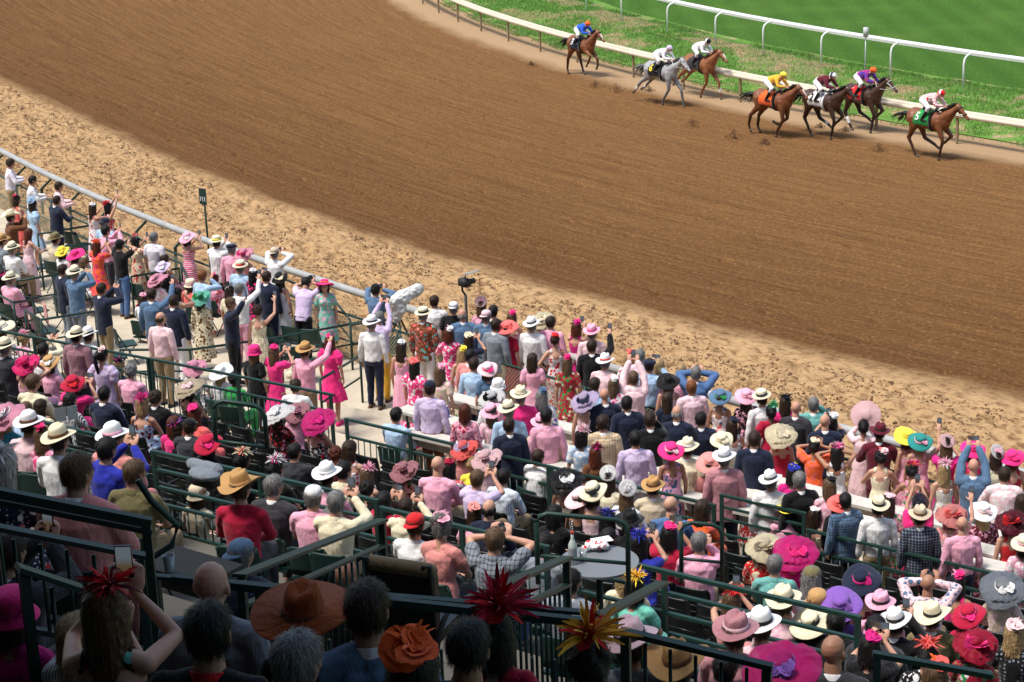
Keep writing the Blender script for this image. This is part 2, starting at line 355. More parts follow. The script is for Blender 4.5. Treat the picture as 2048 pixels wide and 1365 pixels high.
V = [[*pol(r, t), .40 if r == 90.0 else .44] for r in rr for t in th]; n = len(th)
m.add(V, [(i * n + j, i * n + j + 1, (i + 1) * n + j + 1, (i + 1) * n + j) for i in range(len(rr) - 1) for j in range(n - 1)]); struct(obj(m, 'infield_turf', TURF))
m = M(); m.add([[-900, -900, -.6], [900, -900, -.6], [900, 900, -.6], [-900, 900, -.6]], [(0, 1, 2, 3)]); struct(obj(m, 'ground', TURF, smooth=False))
def blades(name, label, n, rlo, rhi, tlo, thi, h, mat, dens, seed, zf):
    g = np.random.default_rng(seed); R = g.uniform(rlo, rhi, n * 4); T = np.radians(g.uniform(tlo, thi, n * 4)); S = T * 110
    k = g.random(n * 4) < dens(S, R); R, T, S = R[k][:n], T[k][:n], S[k][:n]; n = len(R); Z = zf(S, R) - .01
    P = np.stack([CC[0] + R * np.cos(T), CC[1] + R * np.sin(T), Z], 1); a = g.uniform(0, 6.28, n); wd = g.uniform(.006, .016, n)[:, None] * np.stack([np.cos(a), np.sin(a), a * 0], 1)
    ln = g.uniform(.5, 1.2, n) * h; lean = g.normal(0, .35, (n, 2)); tip = P + np.stack([lean[:, 0] * ln, lean[:, 1] * ln, ln], 1)
    V = np.stack([P - wd, P + wd, tip], 1).reshape(-1, 3); me = bpy.data.meshes.new(name); me.from_pydata(V.tolist(), [], np.arange(3 * n).reshape(-1, 3).tolist()); me.materials.append(mat)
    o = bpy.data.objects.new(name, me); COL.objects.link(o); tag(o, label, 'grass'); o['kind'] = 'stuff'; return o
dryf = lambda S, R: vnoise(S * .35, R * .8, 41) * .65 + vnoise(S * 1.3, R * 1.8, 43) * .35
blades('tall_grass', 'ragged green grass on the bank behind the inner rail', 95000, 90.0, 95.3, -168, -135, .11, plain('grass_blade', (.17, .36, .06), .7, var=.5, sc=1.5), lambda S, R: np.clip((.62 - dryf(S, R)) * 7, .04, 1), 5, berm_z)
blades('dry_grass', 'straw coloured dead grass clumps on the infield bank', 45000, 90.6, 94.6, -168, -135, .09, plain('dry_grass_blade', (.55, .42, .25), .9, var=.35, sc=2), lambda S, R: np.clip((dryf(S, R) - .52) * 9, 0, 1), 6, berm_z)
blades('grass_edge', 'thin weeds along the sandy edge of the infield bank', 16000, 94.6, 95.9, -168, -135, .09, plain('weed_blade', (.19, .33, .08), .8, var=.5, sc=2), lambda S, R: np.clip(vnoise(S * .8, R * 2, 47) - .25, 0, 1), 8, berm_z)
# ------------------------------------------------------------------ rails of the track
CREAM = plain('cream_painted_rail', (.60, .53, .41), .5, var=.12, sc=2, spec=.5); GREY = plain('weathered_white_rail', (.38, .39, .385), .4, var=.25, sc=2.5); WHT = plain('white_paint', (.80, .80, .80), .4, var=.05)
POSTT = plain('tan_rail_post', (.30, .215, .12), .7, var=.25); GS = GREEN_STEEL()
def arc(r, a, b, z, step=1.0):
    n = max(2, int(abs(rad(b - a)) * r / step)); return [(*pol(r, rad(a + (b - a) * i / n)), z) for i in range(n + 1)]
t = tag(empty('track_rail', (*pol(R_IN, rad(-150)), 0)), 'cream inner running rail between the dirt track and the grassy bank', 'rail')
def sub(m, name, mat, par, **k):      # part given in world coordinates below an unrotated Empty
    m.v = [v - np.array(par.location) for v in m.v]; return obj(m, name, mat, par, **k)
m = M(); m.tube(arc(R_IN - .05, -172, -133, .95), .095, 12); m.tube(arc(R_IN + .08, -172, -133, .89), .075, 10); sub(m, 'rail_tube', CREAM, t)
m0 = M(); m0.box((0, 0, .42), (.07, .07, .88)); m0.box((0, .0, .85), (.22, .07, .05)); pm = m0.mesh('post', False, [POSTT])
for i in range(26): 
    a = -170 + i * 1.98 + (0.6 if i > 8 else 0); a = rad(a); p = pol(R_IN + .06, a); link(pm, 'post', t, loc=(p[0] - t.location.x, p[1] - t.location.y, 0), rot=(0, 0, a))
t = tag(empty('turf_rail', (*pol(91.2, rad(-150)), .4)), 'white gooseneck rail around the turf course in the infield', 'rail')
RW = 91.4
m = M(); 
P = arc(RW - .42, -170, -136, 0, .8)
pr = [];
for p in P: 
    u = np.array([p[0] - CC[0], p[1] - CC[1]]); u /= np.linalg.norm(u); c = np.array([p[0], p[1]]); 
    pr.append(np.array([[*(c + u * .04), 1.60], [*(c + u * .06), 1.70], [*(c + u * .04), 1.77], [*(c - u * .04), 1.77], [*(c - u * .06), 1.70], [*(c - u * .04), 1.60]]))
m.rings(pr); sub(m, 'rail_tube', WHT, t, smooth=False)
pm = M().tube([(0, 0, 0), (0, 0, .98), (-.04, 0, 1.13), (-.15, 0, 1.22), (-.34, 0, 1.27)], .036, 10).mesh('post', True, [WHT])
for x in (1197, 1275, 1363, 1460, 1570, 1687, 1815, 1953, 2100):
    yb = {1197: 20, 1275: 40, 1363: 64, 1460: 86, 1570: 104, 1687: 126, 1815: 152, 1953: 177, 2100: 205}[x]; p = un(x, yb, .42); a = math.atan2(p[1] - CC[1], p[0] - CC[0]); q = pol(RW, a); link(pm, 'post', t, loc=(q[0] - t.location.x, q[1] - t.location.y, .0), rot=(0, 0, a))
t = tag(empty('sensor_pole', tuple(un(1729, 190, .2))), 'thin grey timing pole with a box on top, behind the jockey in the orange cap', 'pole')
obj(M().tube([(0, 0, 0), (0, 0, 2.1)], .022).box((0, 0, .12), (.16, .16, .3)), 'pole', plain('galvanised', (.45, .47, .47), .4, .6), t); obj(M().box((0, 0, 2.2), (.16, .14, .32)), 'sensor_box', plain('grey_plastic', (.5, .52, .52), .5), t)
t = tag(empty('outer_rail', (*pol(R_OUT, rad(-145)), 0)), 'weathered white outer rail between the spectators and the dirt', 'rail')
m = M(); m.tube(arc(R_OUT, -158, -127, 1.08), .085, 14); sub(m, 'rail_tube', GREY, t)
m0 = M(); m0.bar((.0, 0, .98), (.34, 0, .72), .05, .05); m0.bar((.34, 0, 0), (.30, 0, .76), .06, .06); pm = m0.mesh('post', False, [GS])
for i in range(30): a = rad(-157 + i * 1.03); p = pol(R_OUT, a); link(pm, 'post', t, loc=(p[0] - t.location.x, p[1] - t.location.y, 0), rot=(0, 0, a))
t = tag(empty('chain_link_fence', (*pol(R_FENCE, rad(-145)), 0)), 'green chain link fence just behind the outer rail', 'fence')
m = M(); m.tube(arc(R_FENCE - .05, -157, -128, 1.02), .028, 8); m.tube(arc(R_FENCE - .05, -157, -128, .42), .02, 6); sub(m, 'top_rail', GS, t)
m = M(); a0, a1 = -157.0, -128.0; L = rad(a1 - a0) * R_FENCE; nn = int(L / .085)
for i in range(nn):
    for sg in (1, -1):
        aa = rad(a0) + i * .085 / R_FENCE; ab = aa + sg * .93 / R_FENCE; p, q = pol(R_FENCE, aa), pol(R_FENCE, ab); dx = np.array([*(pol(R_FENCE, aa + .001) - p), 0]); dx /= np.linalg.norm(dx); dx *= .0075
        m.add([[*p, .05] - dx, [*p, .05] + dx, [*q, .99] + dx, [*q, .99] - dx], [(0, 1, 2, 3)])
sub(m, 'chain_link', plain('galvanised_wire', (.36, .37, .28), .5, .2), t, smooth=False)
pm = M().tube([(0, 0, -.02), (0, 0, 1.06)], .03, 8).mesh('post', True, [GS])
for i in range(23): p = pol(R_FENCE, rad(-156.6 + i * 1.28)); link(pm, 'post', t, loc=(p[0] - t.location.x, p[1] - t.location.y, 0))
# ------------------------------------------------------------------ concrete apron, terraces, roof
def conc(name, c, sc=1.2):
    b = NB(name, .85, .25); v = b.co(); n1 = b.noise(v, sc, 6, .6); n2 = b.noise(v, 30, 4); a = (*c, 1); x = b.mix(b.ramp(n1, .3, .72), a, dark(a, .68)); n3 = b.noise(v, 4.5, 5, .75)
    x = b.mix(b.math('MULTIPLY', b.ramp(n3, .58, .72), .35), x, dark(a, .45)); b.col(b.mix(b.math('MULTIPLY', n2, .2), x, dark(a, .5))).bump(n2, .5, .01); return b.m
CON, CON2 = conc('concrete', (.54, .47, .36)), conc('grandstand_concrete', (.13, .12, .10), .8)  # grandstand concrete darkened to stand for shadow between the seats
m = M(); ths = [rad(-166 + i * .5) for i in range(81)]
def eq(th, q):
    lo, hi = 0.0, 60.0
    if q == 0: return 0.0
    for _ in range(40):
        e = (lo + hi) / 2; d = dcoord(pol(R_FENCE + e, th))
        if d >= 0 or e / (e - d) >= q: hi = e
        else: lo = e
    return lo
cols = []
for th in ths:
    c = []; zs = [(0, 0.0), (.34, 0.0), (.34, .3), (.60, .3), (.60, .6), (.84, .6), (.84, .9), (1.0, .9), (1.0, 1.3)]
    for q, z in zs: c.append([*pol(R_FENCE - .02 + eq(th, q), th), z + .002])
    cols.append(c)
k = len(cols[0]); V = [p for c in cols for p in c]; m.add(V, [(i * k + j, i * k + j + 1, (i + 1) * k + j + 1, (i + 1) * k + j) for i in range(len(cols) - 1) for j in range(k - 1)]); struct(obj(m, 'apron_floor', CON, smooth=False))
m = M(); prof = [(-.02, 0.2), (-.02, 1.3)]
for i, (a, b) in enumerate(ROWS): prof += [(a, prof[-1][1]), (a, b)]
prof += [(33, prof[-1][1])]
for s0, s1 in ((-34, 34),):
    A = [[*(B0 + NB_ * d + TB * s0), z] for d, z in prof]; Bp = [[*(B0 + NB_ * d + TB * s1), z] for d, z in prof]; n = len(prof); m.add(A + Bp, [(i, i + 1, n + i + 1, n + i) for i in range(n - 1)])
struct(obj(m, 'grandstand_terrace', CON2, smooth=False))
def fr_box(m, d0, d1, s0, s1, z0, z1):
    c = B0 + NB_ * (d0 + d1) / 2 + TB * (s0 + s1) / 2; R = np.stack([[*TB, 0], [*NB_, 0], [0, 0, 1]], 1); m.box((*c, (z0 + z1) / 2), (s1 - s0, d1 - d0, z1 - z0), R); return m
t = empty('grandstand_roof', (*(B0 + NB_ * 30), 0)); tag(t, 'deep unseen grandstand roof with a back wall added to block sky light', 'roof')
DKP = plain('dark_painted_soffit', (.05, .055, .05), .8)
sub(fr_box(M(), ROOF_D, 46, -60, 60, 20.2, 20.9), 'roof', DKP, t, smooth=False); sub(fr_box(M(), 33.2, 34, -60, 60, 0, 20.1), 'sky_block_wall', DKP, t, smooth=False)  # roof out of view above the dark rows; wall added to block sky
for s in (-30, -10, 10, 30): sub(fr_box(M(), 32, 32.6, s, s + .6, 8.3, 20.18), 'column', DKP, t, smooth=False)
# ------------------------------------------------------------------ railings
def rot_to(d): return math.atan2(d[1], d[0])
def ray_plane(x, y, d): dr = ray(x, y); t = (d - dcoord(CAM)) / (NB_ @ dr[:2]); return CAM + dr * t
BALM = M().tube([(0, 0, 0), (0, 0, 1)], .011, 6).mesh('baluster', True, [GS])
POSTM = M().box((0, 0, .5), (.048, .048, 1)).mesh('post', False, [GS])
def railing(name, label, A, Bq, bars=((0, .05, .035), (.30, .04, .035)), bal=(.33, .95), posts=2, cat='railing', group=None, sp=.125, gz=None, drop=1.05):
    A, Bq = np.array(A), np.array(Bq); L = np.linalg.norm((Bq - A)[:2]); mid = (A + Bq) / 2
    gA, gB = (A[2] - drop, Bq[2] - drop)
    t = tag(empty(name, (mid[0], mid[1], (gA + gB) / 2)), label, cat, group)
    for i, (dz, wd, ht) in enumerate(bars):
        mm = M().bar(A - [0, 0, dz], Bq - [0, 0, dz], wd, ht); sub(mm, 'top_rail' if i == 0 else 'middle_rail', GS, t, smooth=False)
    if bal: 
        mm = M().bar(A - [0, 0, bal[1]], Bq - [0, 0, bal[1]], .04, .03); sub(mm, 'bottom_rail', GS, t, smooth=False); nb = min(100, int(L / sp))
        for i in range(1, nb):
            p = A + (Bq - A) * i / nb; link(BALM, 'baluster', t, loc=(p[0] - t.location.x, p[1] - t.location.y, p[2] - bal[1] - t.location.z), sc=(1, 1, bal[1] - bal[0]))
    an = rot_to((Bq - A)[:2])
    for i in range(posts):
        p = A + (Bq - A) * (i / max(1, posts - 1)); ins = (Bq - A) / np.linalg.norm(Bq - A) * .03 * (1 if i == 0 else -1 if i == posts - 1 else 0); p = p + ins
        link(POSTM, 'post', t, loc=(p[0] - t.location.x, p[1] - t.location.y, p[2] - drop - .02 - t.location.z), rot=(0, 0, an), sc=(1, 1, drop))
    return t
def rp(x1, y1, x2, y2, d, name, label, **k): return railing(name, label, ray_plane(x1, y1, d), ray_plane(x2, y2, d), **k)
def rz(x1, y1, z1, x2, y2, z2, name, label, **k): return railing(name, label, at_z(x1, y1, z1), at_z(x2, y2, z2), **k)
GR = 'dark green railings of the seating tiers'
rp(-40, 655, 298, 718, .12, 'railing', 'dark green balustrade before the seats at the far left edge', posts=4, group=GR)
rp(300, 718, 664, 790, .10, 'railing', 'dark green balustrade in front of the woman in the green shirt', posts=3, group=GR)
rp(690, 838, 1100, 934, .10, 'railing', 'dark green balustrade by the man in lavender shirt and brown trousers', posts=4, group=GR)
rp(1100, 934, 1432, 1012, .12, 'railing', 'dark green balustrade beside the man in the white jacket', posts=2, group=GR)
rp(1440, 990, 1612, 1028, .10, 'railing', 'raised three bar railing before the man in the white jacket and fedora', bars=((0, .05, .035), (.18, .04, .03), (.36, .04, .03), (.6, .04, .03)), bal=(.62, 1.15), posts=2, drop=1.3, group=GR)
rp(1614, 1060, 2075, 1168, .12, 'railing', 'dark green balustrade in front of the white shirted man at lower right', posts=4, group=GR)
B4 = ((0, .05, .04), (.22, .045, .03), (.44, .045, .03), (.66, .045, .035))
rp(-60, 868, 298, 952, 7.95, 'railing', 'dark green railing in front of the seated man in the salmon jacket', bars=((0, .05, .04), (.30, .045, .035)), posts=4, group=GR)
rp(303, 903, 757, 1003, 7.9, 'railing', 'four bar dark green railing before the grey jacketed man', bars=B4, bal=(.68, 1.0), posts=3, group=GR)
rp(760, 1016, 1098, 1096, 7.95, 'railing', 'dark green railing beyond the woman with the black bag strap', bars=((0, .05, .04), (.34, .045, .035)), posts=3, group=GR)
rp(1150, 1101, 1722, 1237, 7.9, 'railing', 'long four bar dark green railing in front of the round grey table', bars=B4, bal=(.68, 1.0), posts=4, group=GR)
rp(75, 842, 200, 872, 6.9, 'railing', 'short dark green railing below the man with the brown banded fedora', bars=((0, .05, .04), (.3, .04, .03)), posts=2, group=GR)
FT = ((0, .085, .02), (.20, .06, .02))
rz(478, 1152, 11.6, 766, 1040, 14.4, 'stair_railing', 'flat topped green divider rail rising left of the pink blouse woman', bars=FT, bal=(.22, .95), posts=2, group=GR)
rz(940, 1198, 11.0, 1135, 1115, 13.4, 'stair_railing', 'flat topped green divider rail right of the man with binoculars', bars=FT, bal=(.22, .95), posts=2, group=GR)
rz(1195, 1236, 10.7, 1325, 1165, 12.9, 'stair_railing', 'small flat green divider rail above the pale pink fedora', bars=((0, .085, .02),), bal=None, posts=1, group=GR)
rz(300, 1152, 11.0, 1200, 1228, 10.6, 'railing', 'nearest dark green balustrade across the shaded front row', bars=((0, .045, .02),), bal=(.3, 1.02), posts=5, group=GR)
rz(345, 1158, 10.85, 1236, 1252, 10.45, 'handrail', 'round green pipe handrail behind the tan hat in the shade', bars=((0, .045, .045),), bal=None, posts=0, group=GR)
rz(-30, 980, 10.5, 303, 1046, 10.6, 'handrail', 'thick dark rail across the back of the salmon jacket', bars=((0, .05, .05), (.055, .03, .03)), bal=None, posts=2, group=GR)
rz(-30, 1050, 9.9, 290, 1113, 10.1, 'railing', 'dark balustrade at the lower left below the salmon jacket', bars=((0, .06, .025),), bal=(.05, .55), posts=2, group=GR)
rz(35, 1135, 9.3, 165, 1178, 9.5, 'handrail', 'sloping green handrail behind the red feather fascinator', bars=((0, .09, .025),), bal=(.05, .7), posts=1, group=GR)
rz(1240, 1262, 10.2, 1545, 1335, 10.0, 'railing', 'dark green railing beside the pale pink fedora in the shade', bars=((0, .05, .03),), bal=(.04, .7), posts=2, group=GR)
rz(1745, 1308, 12.5, 1985, 1352, 12.4, 'railing', 'short dark green rail at the bottom right below the red hats', bars=((0, .05, .035),), bal=None, posts=1, group=GR)
def hoop(x1, y1, x2, y2, hz, label, z=None, r=.024, hgt=.9):
    A, Bq = (place(x1, y1, hz)[1], place(x2, y2, hz)[1]) if z is None else (at_z(x1, y1, z), at_z(x2, y2, z)); d = Bq - A; L = np.linalg.norm(d); d = d / L; k = np.array([0, 0, 1.])
    t = tag(empty('hoop_railing', (*((A + Bq) / 2)[:2], A[2] - hgt)), label, 'railing', GR)
    P = [A - k * hgt, A - k * .10, A - k * .03 + d * .03, A + d * .10, Bq - d * .10, Bq - k * .03 - d * .03, Bq - k * .10, Bq - k * hgt]; sub(M().tube(P, r, 8), 'frame', GS, t)
    sub(M().tube([A - k * .42, Bq - k * .42], r * .8, 8), 'crossbar', GS, t); return t
hoop(425, 800, 528, 814, .95, 'rounded green pipe hoop around the drinks table', z=18.8, hgt=.42); hoop(1072, 1026, 1255, 1042, .95, 'wide rounded green pipe hoop below the pink wide hat', z=17.6, hgt=.7); hoop(1362, 1044, 1444, 1052, .95, 'rounded green pipe hoop behind the orange dress', z=20.5, hgt=.7)
hoop(1645, 870, 1646, 872, .1, '', z=30) if False else None
# pipes of the boxes on the apron
def pipes(pts, label, hh=1.0):
    W = [place(x, y, hh)[1] for x, y in pts]; z = np.mean([p[2] for p in W]); c = np.mean(W, 0); t = tag(empty('box_railing', (c[0], c[1], z - hh)), label, 'railing', 'green pipe railings of the trackside boxes')
    sub(M().tube(W, .027, 8), 'top_rail', GS, t); sub(M().tube([p - [0, 0, .45] for p in W], .02, 8), 'middle_rail', GS, t)
    for p in W:
        g = ground(p); sub(M().tube([p, (p[0], p[1], g - .01)], .025, 8), 'post', GS, t)
pipes([(0, 516), (60, 505)], 'green pipe railing at the far left edge of the boxes'); pipes([(75, 469), (182, 451), (140, 434)], 'green pipe railing by the man in the navy suit')
pipes([(80, 503), (182, 488)], 'green pipe railing behind the olive fedora'); pipes([(30, 563), (106, 551)], 'green pipe railing behind the pink seersucker jacket')
pipes([(262, 554), (358, 537)], 'green pipe railing behind the black tee shirt'); pipes([(330, 515), (362, 527), (375, 560)], 'green pipe railing below the pink striped dress')
pipes([(-10, 586), (27, 606), (66, 600)], 'green pipe railing with the pink cloth over it'); pipes([(50, 621), (82, 640), (190, 623)], 'green pipe railing behind the two navy jackets')
pipes([(240, 700), (380, 700), (560, 675), (745, 640)], 'long green pipe railing crossing the apron behind the standing crowd'); pipes([(640, 760), (720, 712)], 'green pipe railing beside the hot pink dress')
pipes([(180, 451), (262, 500), (330, 540)], 'green pipe railing left of the black tee shirt'); pipes([(560, 555), (668, 600), (700, 640)], 'green pipe railing before the bending photographer')
pipes([(700, 650), (775, 640), (800, 655)], 'green pipe railing behind the television camera'); pipes([(560, 530), (480, 555)], 'green pipe railing by the black and cream hat')
# marble counters of the boxes
MARB = conc('white_counter_top', (.62, .59, .53), 3); CG = 'white counters in front of the standing boxes'
def counter(q, th0, th1, label, dz):
    m = M(); pc = pol(R_FENCE + eq((th0 + th1) / 2, q), (th0 + th1) / 2)
    if to_px((*pc, dz + 1))[0] < 925: return
    A = pol(R_FENCE + eq(th0, q), th0); Bq = pol(R_FENCE + eq(th1, q), th1); mid = (A + Bq) / 2; u = mid - CC; u /= np.linalg.norm(u); A = A + u * .22; Bq = Bq + u * .22; mid = mid + u * .22; t = tag(empty('counter', (mid[0], mid[1], dz)), label, 'counter', CG)
    sub(M().bar((*A, dz + .98), (*Bq, dz + .98), .34, .05), 'counter_top', MARB, t, smooth=False); sub(M().bar((*A, dz + .86), (*Bq, dz + .86), .04, .19), 'apron_board', MARB, t, smooth=False)
    for p in (A + (Bq - A) * .06, A + (Bq - A) * .94): sub(M().box((*p, dz + .48), (.06, .06, .95)), 'leg', GS, t, smooth=False)
COUNTERS = []
for q, a0, a1, dz, nm in ((.36, -140.6, -128.6, .3, 'front'), (.62, -140.0, -128.0, .6, 'middle'), (.86, -139.3, -127.0, .9, 'rear')):
    for i in range(int((a1 - a0) / 1.2)):
        a = a0 + i * 1.2; o = ('first', 'second', 'third', 'fourth', 'fifth', 'sixth', 'seventh', 'eighth', 'ninth', 'tenth')[i] if i < 10 else 'last'
        counter(q, rad(a), rad(a + 1.12), f'white counter of the {nm} row of boxes, {o} from the left', dz)
# ------------------------------------------------------------------ human figure
V3 = lambda *a: np.array(a, float)
def ik(S, W, l1, l2, hint):
    S, W = np.array(S, float), np.array(W, float); d = W - S; L = np.linalg.norm(d); mx = (l1 + l2) * .985
    if L > mx: W = S + d / L * mx; L = mx
    d = (W - S) / L; a = (l1 * l1 - l2 * l2 + L * L) / (2 * L); h = math.sqrt(max(l1 * l1 - a * a, 1e-4)); hv = np.array(hint, float); hv = hv - d * (hv @ d); hv /= np.linalg.norm(hv)
    return S + d * a + hv * h, W
def skel(sex, sit, arm, lean=0.0):
    f = sex == 'w'; sw = .152 if f else .185; J = {'sit': sit, 'sex': sex, 'arm': arm}
    hz = .54 if sit else .95; J['pel'] = V3(0, 0, hz); ln = lean + (.06 if sit else .0) + (.10 if arm == 'f' else 0) + (.38 if arm == 'w' else 0)
    def T(x, y, z): dy, dz = y, z - hz; return V3(x, dy * math.cos(ln) + dz * math.sin(ln), hz + dz * math.cos(ln) - dy * math.sin(ln))
    J['T'] = T; ch = hz + .42; J['wa'] = T(0, 0, hz + .18); J['ch'] = T(0, 0, ch); nz = hz + .56; J['nk'] = T(0, -.01, nz)
    hd = T(0, .022, nz + .148); J['hd'] = hd
    for s, k in ((-1, 'l'), (1, 'r')):
        Sh = T(s * sw, -.01, hz + .478); J['sh' + k] = Sh; H = hd
        arm_ = arm
        if arm in 'r': arm_ = 'r' if k == 'r' else 'a'
        if arm in 'u': arm_ = 'u' if k == 'r' else ('s' if sit else 'a')
        if arm == 'w': arm_ = 'b'
        hint = (s * .4, -.5, -.3)
        if arm_ == 'a': W = Sh + V3(s * .07, .05, -.52) if not sit else V3(s * .16, .30, hz + .12)
        elif arm_ == 'f': W = V3(s * .16, .36, ch - .16); hint = (s * .7, -.3, -.6)
        elif arm_ == 'p': W = H + V3(s * .055, .30, -.07); hint = (s * .75, 0, -.7)
        elif arm_ == 'h': W = H + V3(s * .06, .24, .26); hint = (s * 1., 0.2, -.2)
        elif arm_ == 'r': W = Sh + V3(.12, .34, .34); hint = (.6, 0, -.6)
        elif arm_ == 'b': W = H + V3(s * .075, .15, -.03); hint = (s * 1., .15, -.15)
        elif arm_ == 'k': W = V3(s * .16, .05, hz + .10); hint = (s * 1., -.35, 0)
        elif arm_ == 'c': W = V3(s * .05, .27, ch - .06); hint = (s * .8, -.1, -.6)
        elif arm_ == 's': W = V3(s * .10, .30, hz + .12); hint = (s * .8, -.3, -.4)
        elif arm_ == 'u': W = H + V3(.10, .13, -.09); hint = (.5, .2, -.8)
        El, W = ik(Sh, W, .285, .245, hint); J['el' + k] = El; J['wr' + k] = W; J['ar' + k] = arm_
        hw = .10 if f else .095
        J['hp' + k] = V3(s * hw, 0, hz - .03)
        if sit: J['kn' + k] = V3(s * .12, .44, .50); J['an' + k] = V3(s * .12, .44, .09)
        else:
            a = .05 if k == 'l' else -.03; J['kn' + k] = V3(s * .10, .02 + a * .5, .50); J['an' + k] = V3(s * .11, -.03 + a, .085)
    return J
def torso(m, J, inf=0.0, z0=-.08, z1=.58, f=None):
    f = J['sex'] == 'w' if f is None else f; hz = J['pel'][2]; T = J['T']
    L = ([(-.08, .150, .11), (.0, .172, .125), (.08, .155, .115), (.20, .122, .095), (.32, .140, .110), (.42, .150, .112), (.485, .120, .083), (.54, .062, .058)] if f else
         [(-.08, .140, .11), (.0, .160, .118), (.08, .156, .115), (.20, .150, .112), (.32, .170, .120), (.42, .182, .122), (.485, .145, .092), (.54, .07, .065)])
    L = [q for q in L if z0 - .01 <= q[0] <= z1 + .01]; an = np.arange(20) * 2 * math.pi / 20; R = []
    for dz, rx, ry in L:
        R.append(np.array([T((rx + inf) * math.cos(a) * (1 + .0), (ry + inf) * math.sin(a), hz + dz) for a in an]))
    m.rings(R)
    for s, k in ((-1, 'l'), (1, 'r')): m.cap(T(s * .045, -.012, hz + .515), .050 + inf, J['sh' + k] + V3(0, 0, -.002), .046 + inf)
    if f: 
        for s in (-1, 1): m.ell(T(s * .065, .075, hz + .37), (.062 + inf * .8, .06 + inf * .8, .062 + inf * .8), 10)
    return m
def hand(m, El, W, side, mode, fine):
    d = W - El; d /= np.linalg.norm(d); ds = side
    if mode in 'phbu r'.replace(' ', ''): d2 = V3(0, .45, .9); d2 /= np.linalg.norm(d2); acr = V3(-ds, 0, 0)     # hands raised round a phone, palm inward
    elif mode == 'a': d2 = V3(0, .15, -1); acr = V3(0, 1, 0)
    else: d2 = d * .6 + V3(0, .6, -.25); acr = V3(-ds, 0, 0)
    d2 = d2 / np.linalg.norm(d2); acr = acr - d2 * (acr @ d2); acr /= np.linalg.norm(acr); nr = np.cross(acr, d2) * (1 if mode != 'a' else ds)
    pc = W + d2 * .045; m.cap(W + d2 * .0, .024, W + d2 * .03, .03, 10, .6, nr)
    R = np.stack([acr, d2, np.cross(acr, d2)], 1); m.ell(W + d2 * .052, (.040, .047, .016), 12, R)
    fr = .0092 if fine else .0105; inward = V3(-ds * .5, .5, 0) if mode != 'a' else V3(-ds, .2, 0); inward = inward / np.linalg.norm(inward)
    for i, (o, L) in enumerate(((.030, .066), (.011, .074), (-.009, .070), (-.028, .054))):
        b = W + d2 * .088 + acr * o; c1 = b + (d2 * .8 + inward * .35) * L * .5; c2 = c1 + (d2 * .35 + inward * .85) * L * .42
        m.cap(b - d2 * .02, fr, c1, fr * .95, 7); m.cap(c1, fr * .95, c2, fr * .8, 7)
    b = W + acr * .030 + d2 * .025; c1 = b + (acr * .7 + d2 * .6 + inward * .3) * .038; m.cap(b, .013, c1, .0115, 8); m.cap(c1, .0115, c1 + (d2 * .9 + inward * .3) * .028, .0095, 7)
def head(m, c, turn, pitch=0.0):
    R = np.array(Matrix.Rotation(-turn, 3, 'Z') @ Matrix.Rotation(-pitch, 3, 'X')); P = lambda x, y, z: c + R @ V3(x, y, z)
    m.ell(P(0, -.008, .030), (.077, .096, .092), 16, R); m.ell(P(0, .028, -.035), (.060, .064, .074), 14, R); m.ell(P(0, .05, -.083), (.034, .034, .026), 10, R)
    m.cap(P(0, .088, .012), .010, P(0, .108, -.026), .014, 8); m.cap(P(-.03, .078, .030), .013, P(.03, .078, .030), .013, 8)
    m.cap(P(-.020, .084, -.056), .009, P(.020, .084, -.056), .009, 8)
    for s in (-1, 1): m.ell(P(s * .080, -.004, -.008), (.012, .020, .032), 8, R); m.ell(P(s * .042, .062, -.02), (.022, .02, .022), 8, R)
    return R
BC = {}
def body_mesh(sex, sit, arm, turn, fine):
    key = (sex, sit, arm, turn, fine)
    if key in BC: return BC[key]
    J = skel(sex, sit, arm); m = M(); torso(m, J); f = sex == 'w'; tr = rad(turn); pit = -.12 if arm == 'h' else .10 if arm in 'f' else 0.0
    m.cap(J['nk'] - V3(0, 0, .04), .062 if f else .070, J['nk'] + V3(0, .012, .075), .046 if f else .057, 12); R = head(m, J['hd'], tr, pit); J['HR'] = R
    for s, k in ((-1, 'l'), (1, 'r')):
        a = .9 if f else 1.0
        m.chain([J['sh' + k], J['sh' + k] * .55 + J['el' + k] * .45, J['el' + k], J['el' + k] * .7 + J['wr' + k] * .3, J['wr' + k]], [.050 * a, .047 * a, .036 * a, .038 * a, .024 * a])
        hand(m, J['el' + k], J['wr' + k], s, J['ar' + k], fine)
        m.chain([J['hp' + k], J['hp' + k] * .4 + J['kn' + k] * .6, J['kn' + k], J['kn' + k] * .68 + J['an' + k] * .32 - V3(0, .012, 0), J['an' + k]], [.092, .066, .052, .054, .034])
        m.cap(J['an' + k] + V3(0, -.02, -.04), .036, J['an' + k] + V3(s * .01, .13, -.055), .028, 8, .8)
    me = remesh(m, .0085 if fine else .0125, 3 if fine else 2); me.name = 'person_body'
    # eyes, brows and lips as their own faces of the one surface
    n = len(me.polygons); C = np.empty(n * 3); me.polygons.foreach_get('center', C); C = (C.reshape(-1, 3) - J['hd']) @ R; mi = np.zeros(n, np.int32)
    for s in (-1, 1):
        e = ((C[:, 0] - s * .031) / .016) ** 2 + ((C[:, 2] - .005) / .0085) ** 2; mi[(e < 1) & (C[:, 1] > .04)] = 1
        e = ((C[:, 0] - s * .033) / .020) ** 2 + ((C[:, 2] - .030) / .0055) ** 2; mi[(e < 1) & (C[:, 1] > .04)] = 1
    e = (C[:, 0] / .024) ** 2 + ((C[:, 2] + .055) / .009) ** 2; mi[(e < 1) & (C[:, 1] > .04)] = 2
    for q in (None, eye_m(), lip_m()): me.materials.append(q)
    me.polygons.foreach_set('material_index', mi); BC[key] = (me, J); return BC[key]
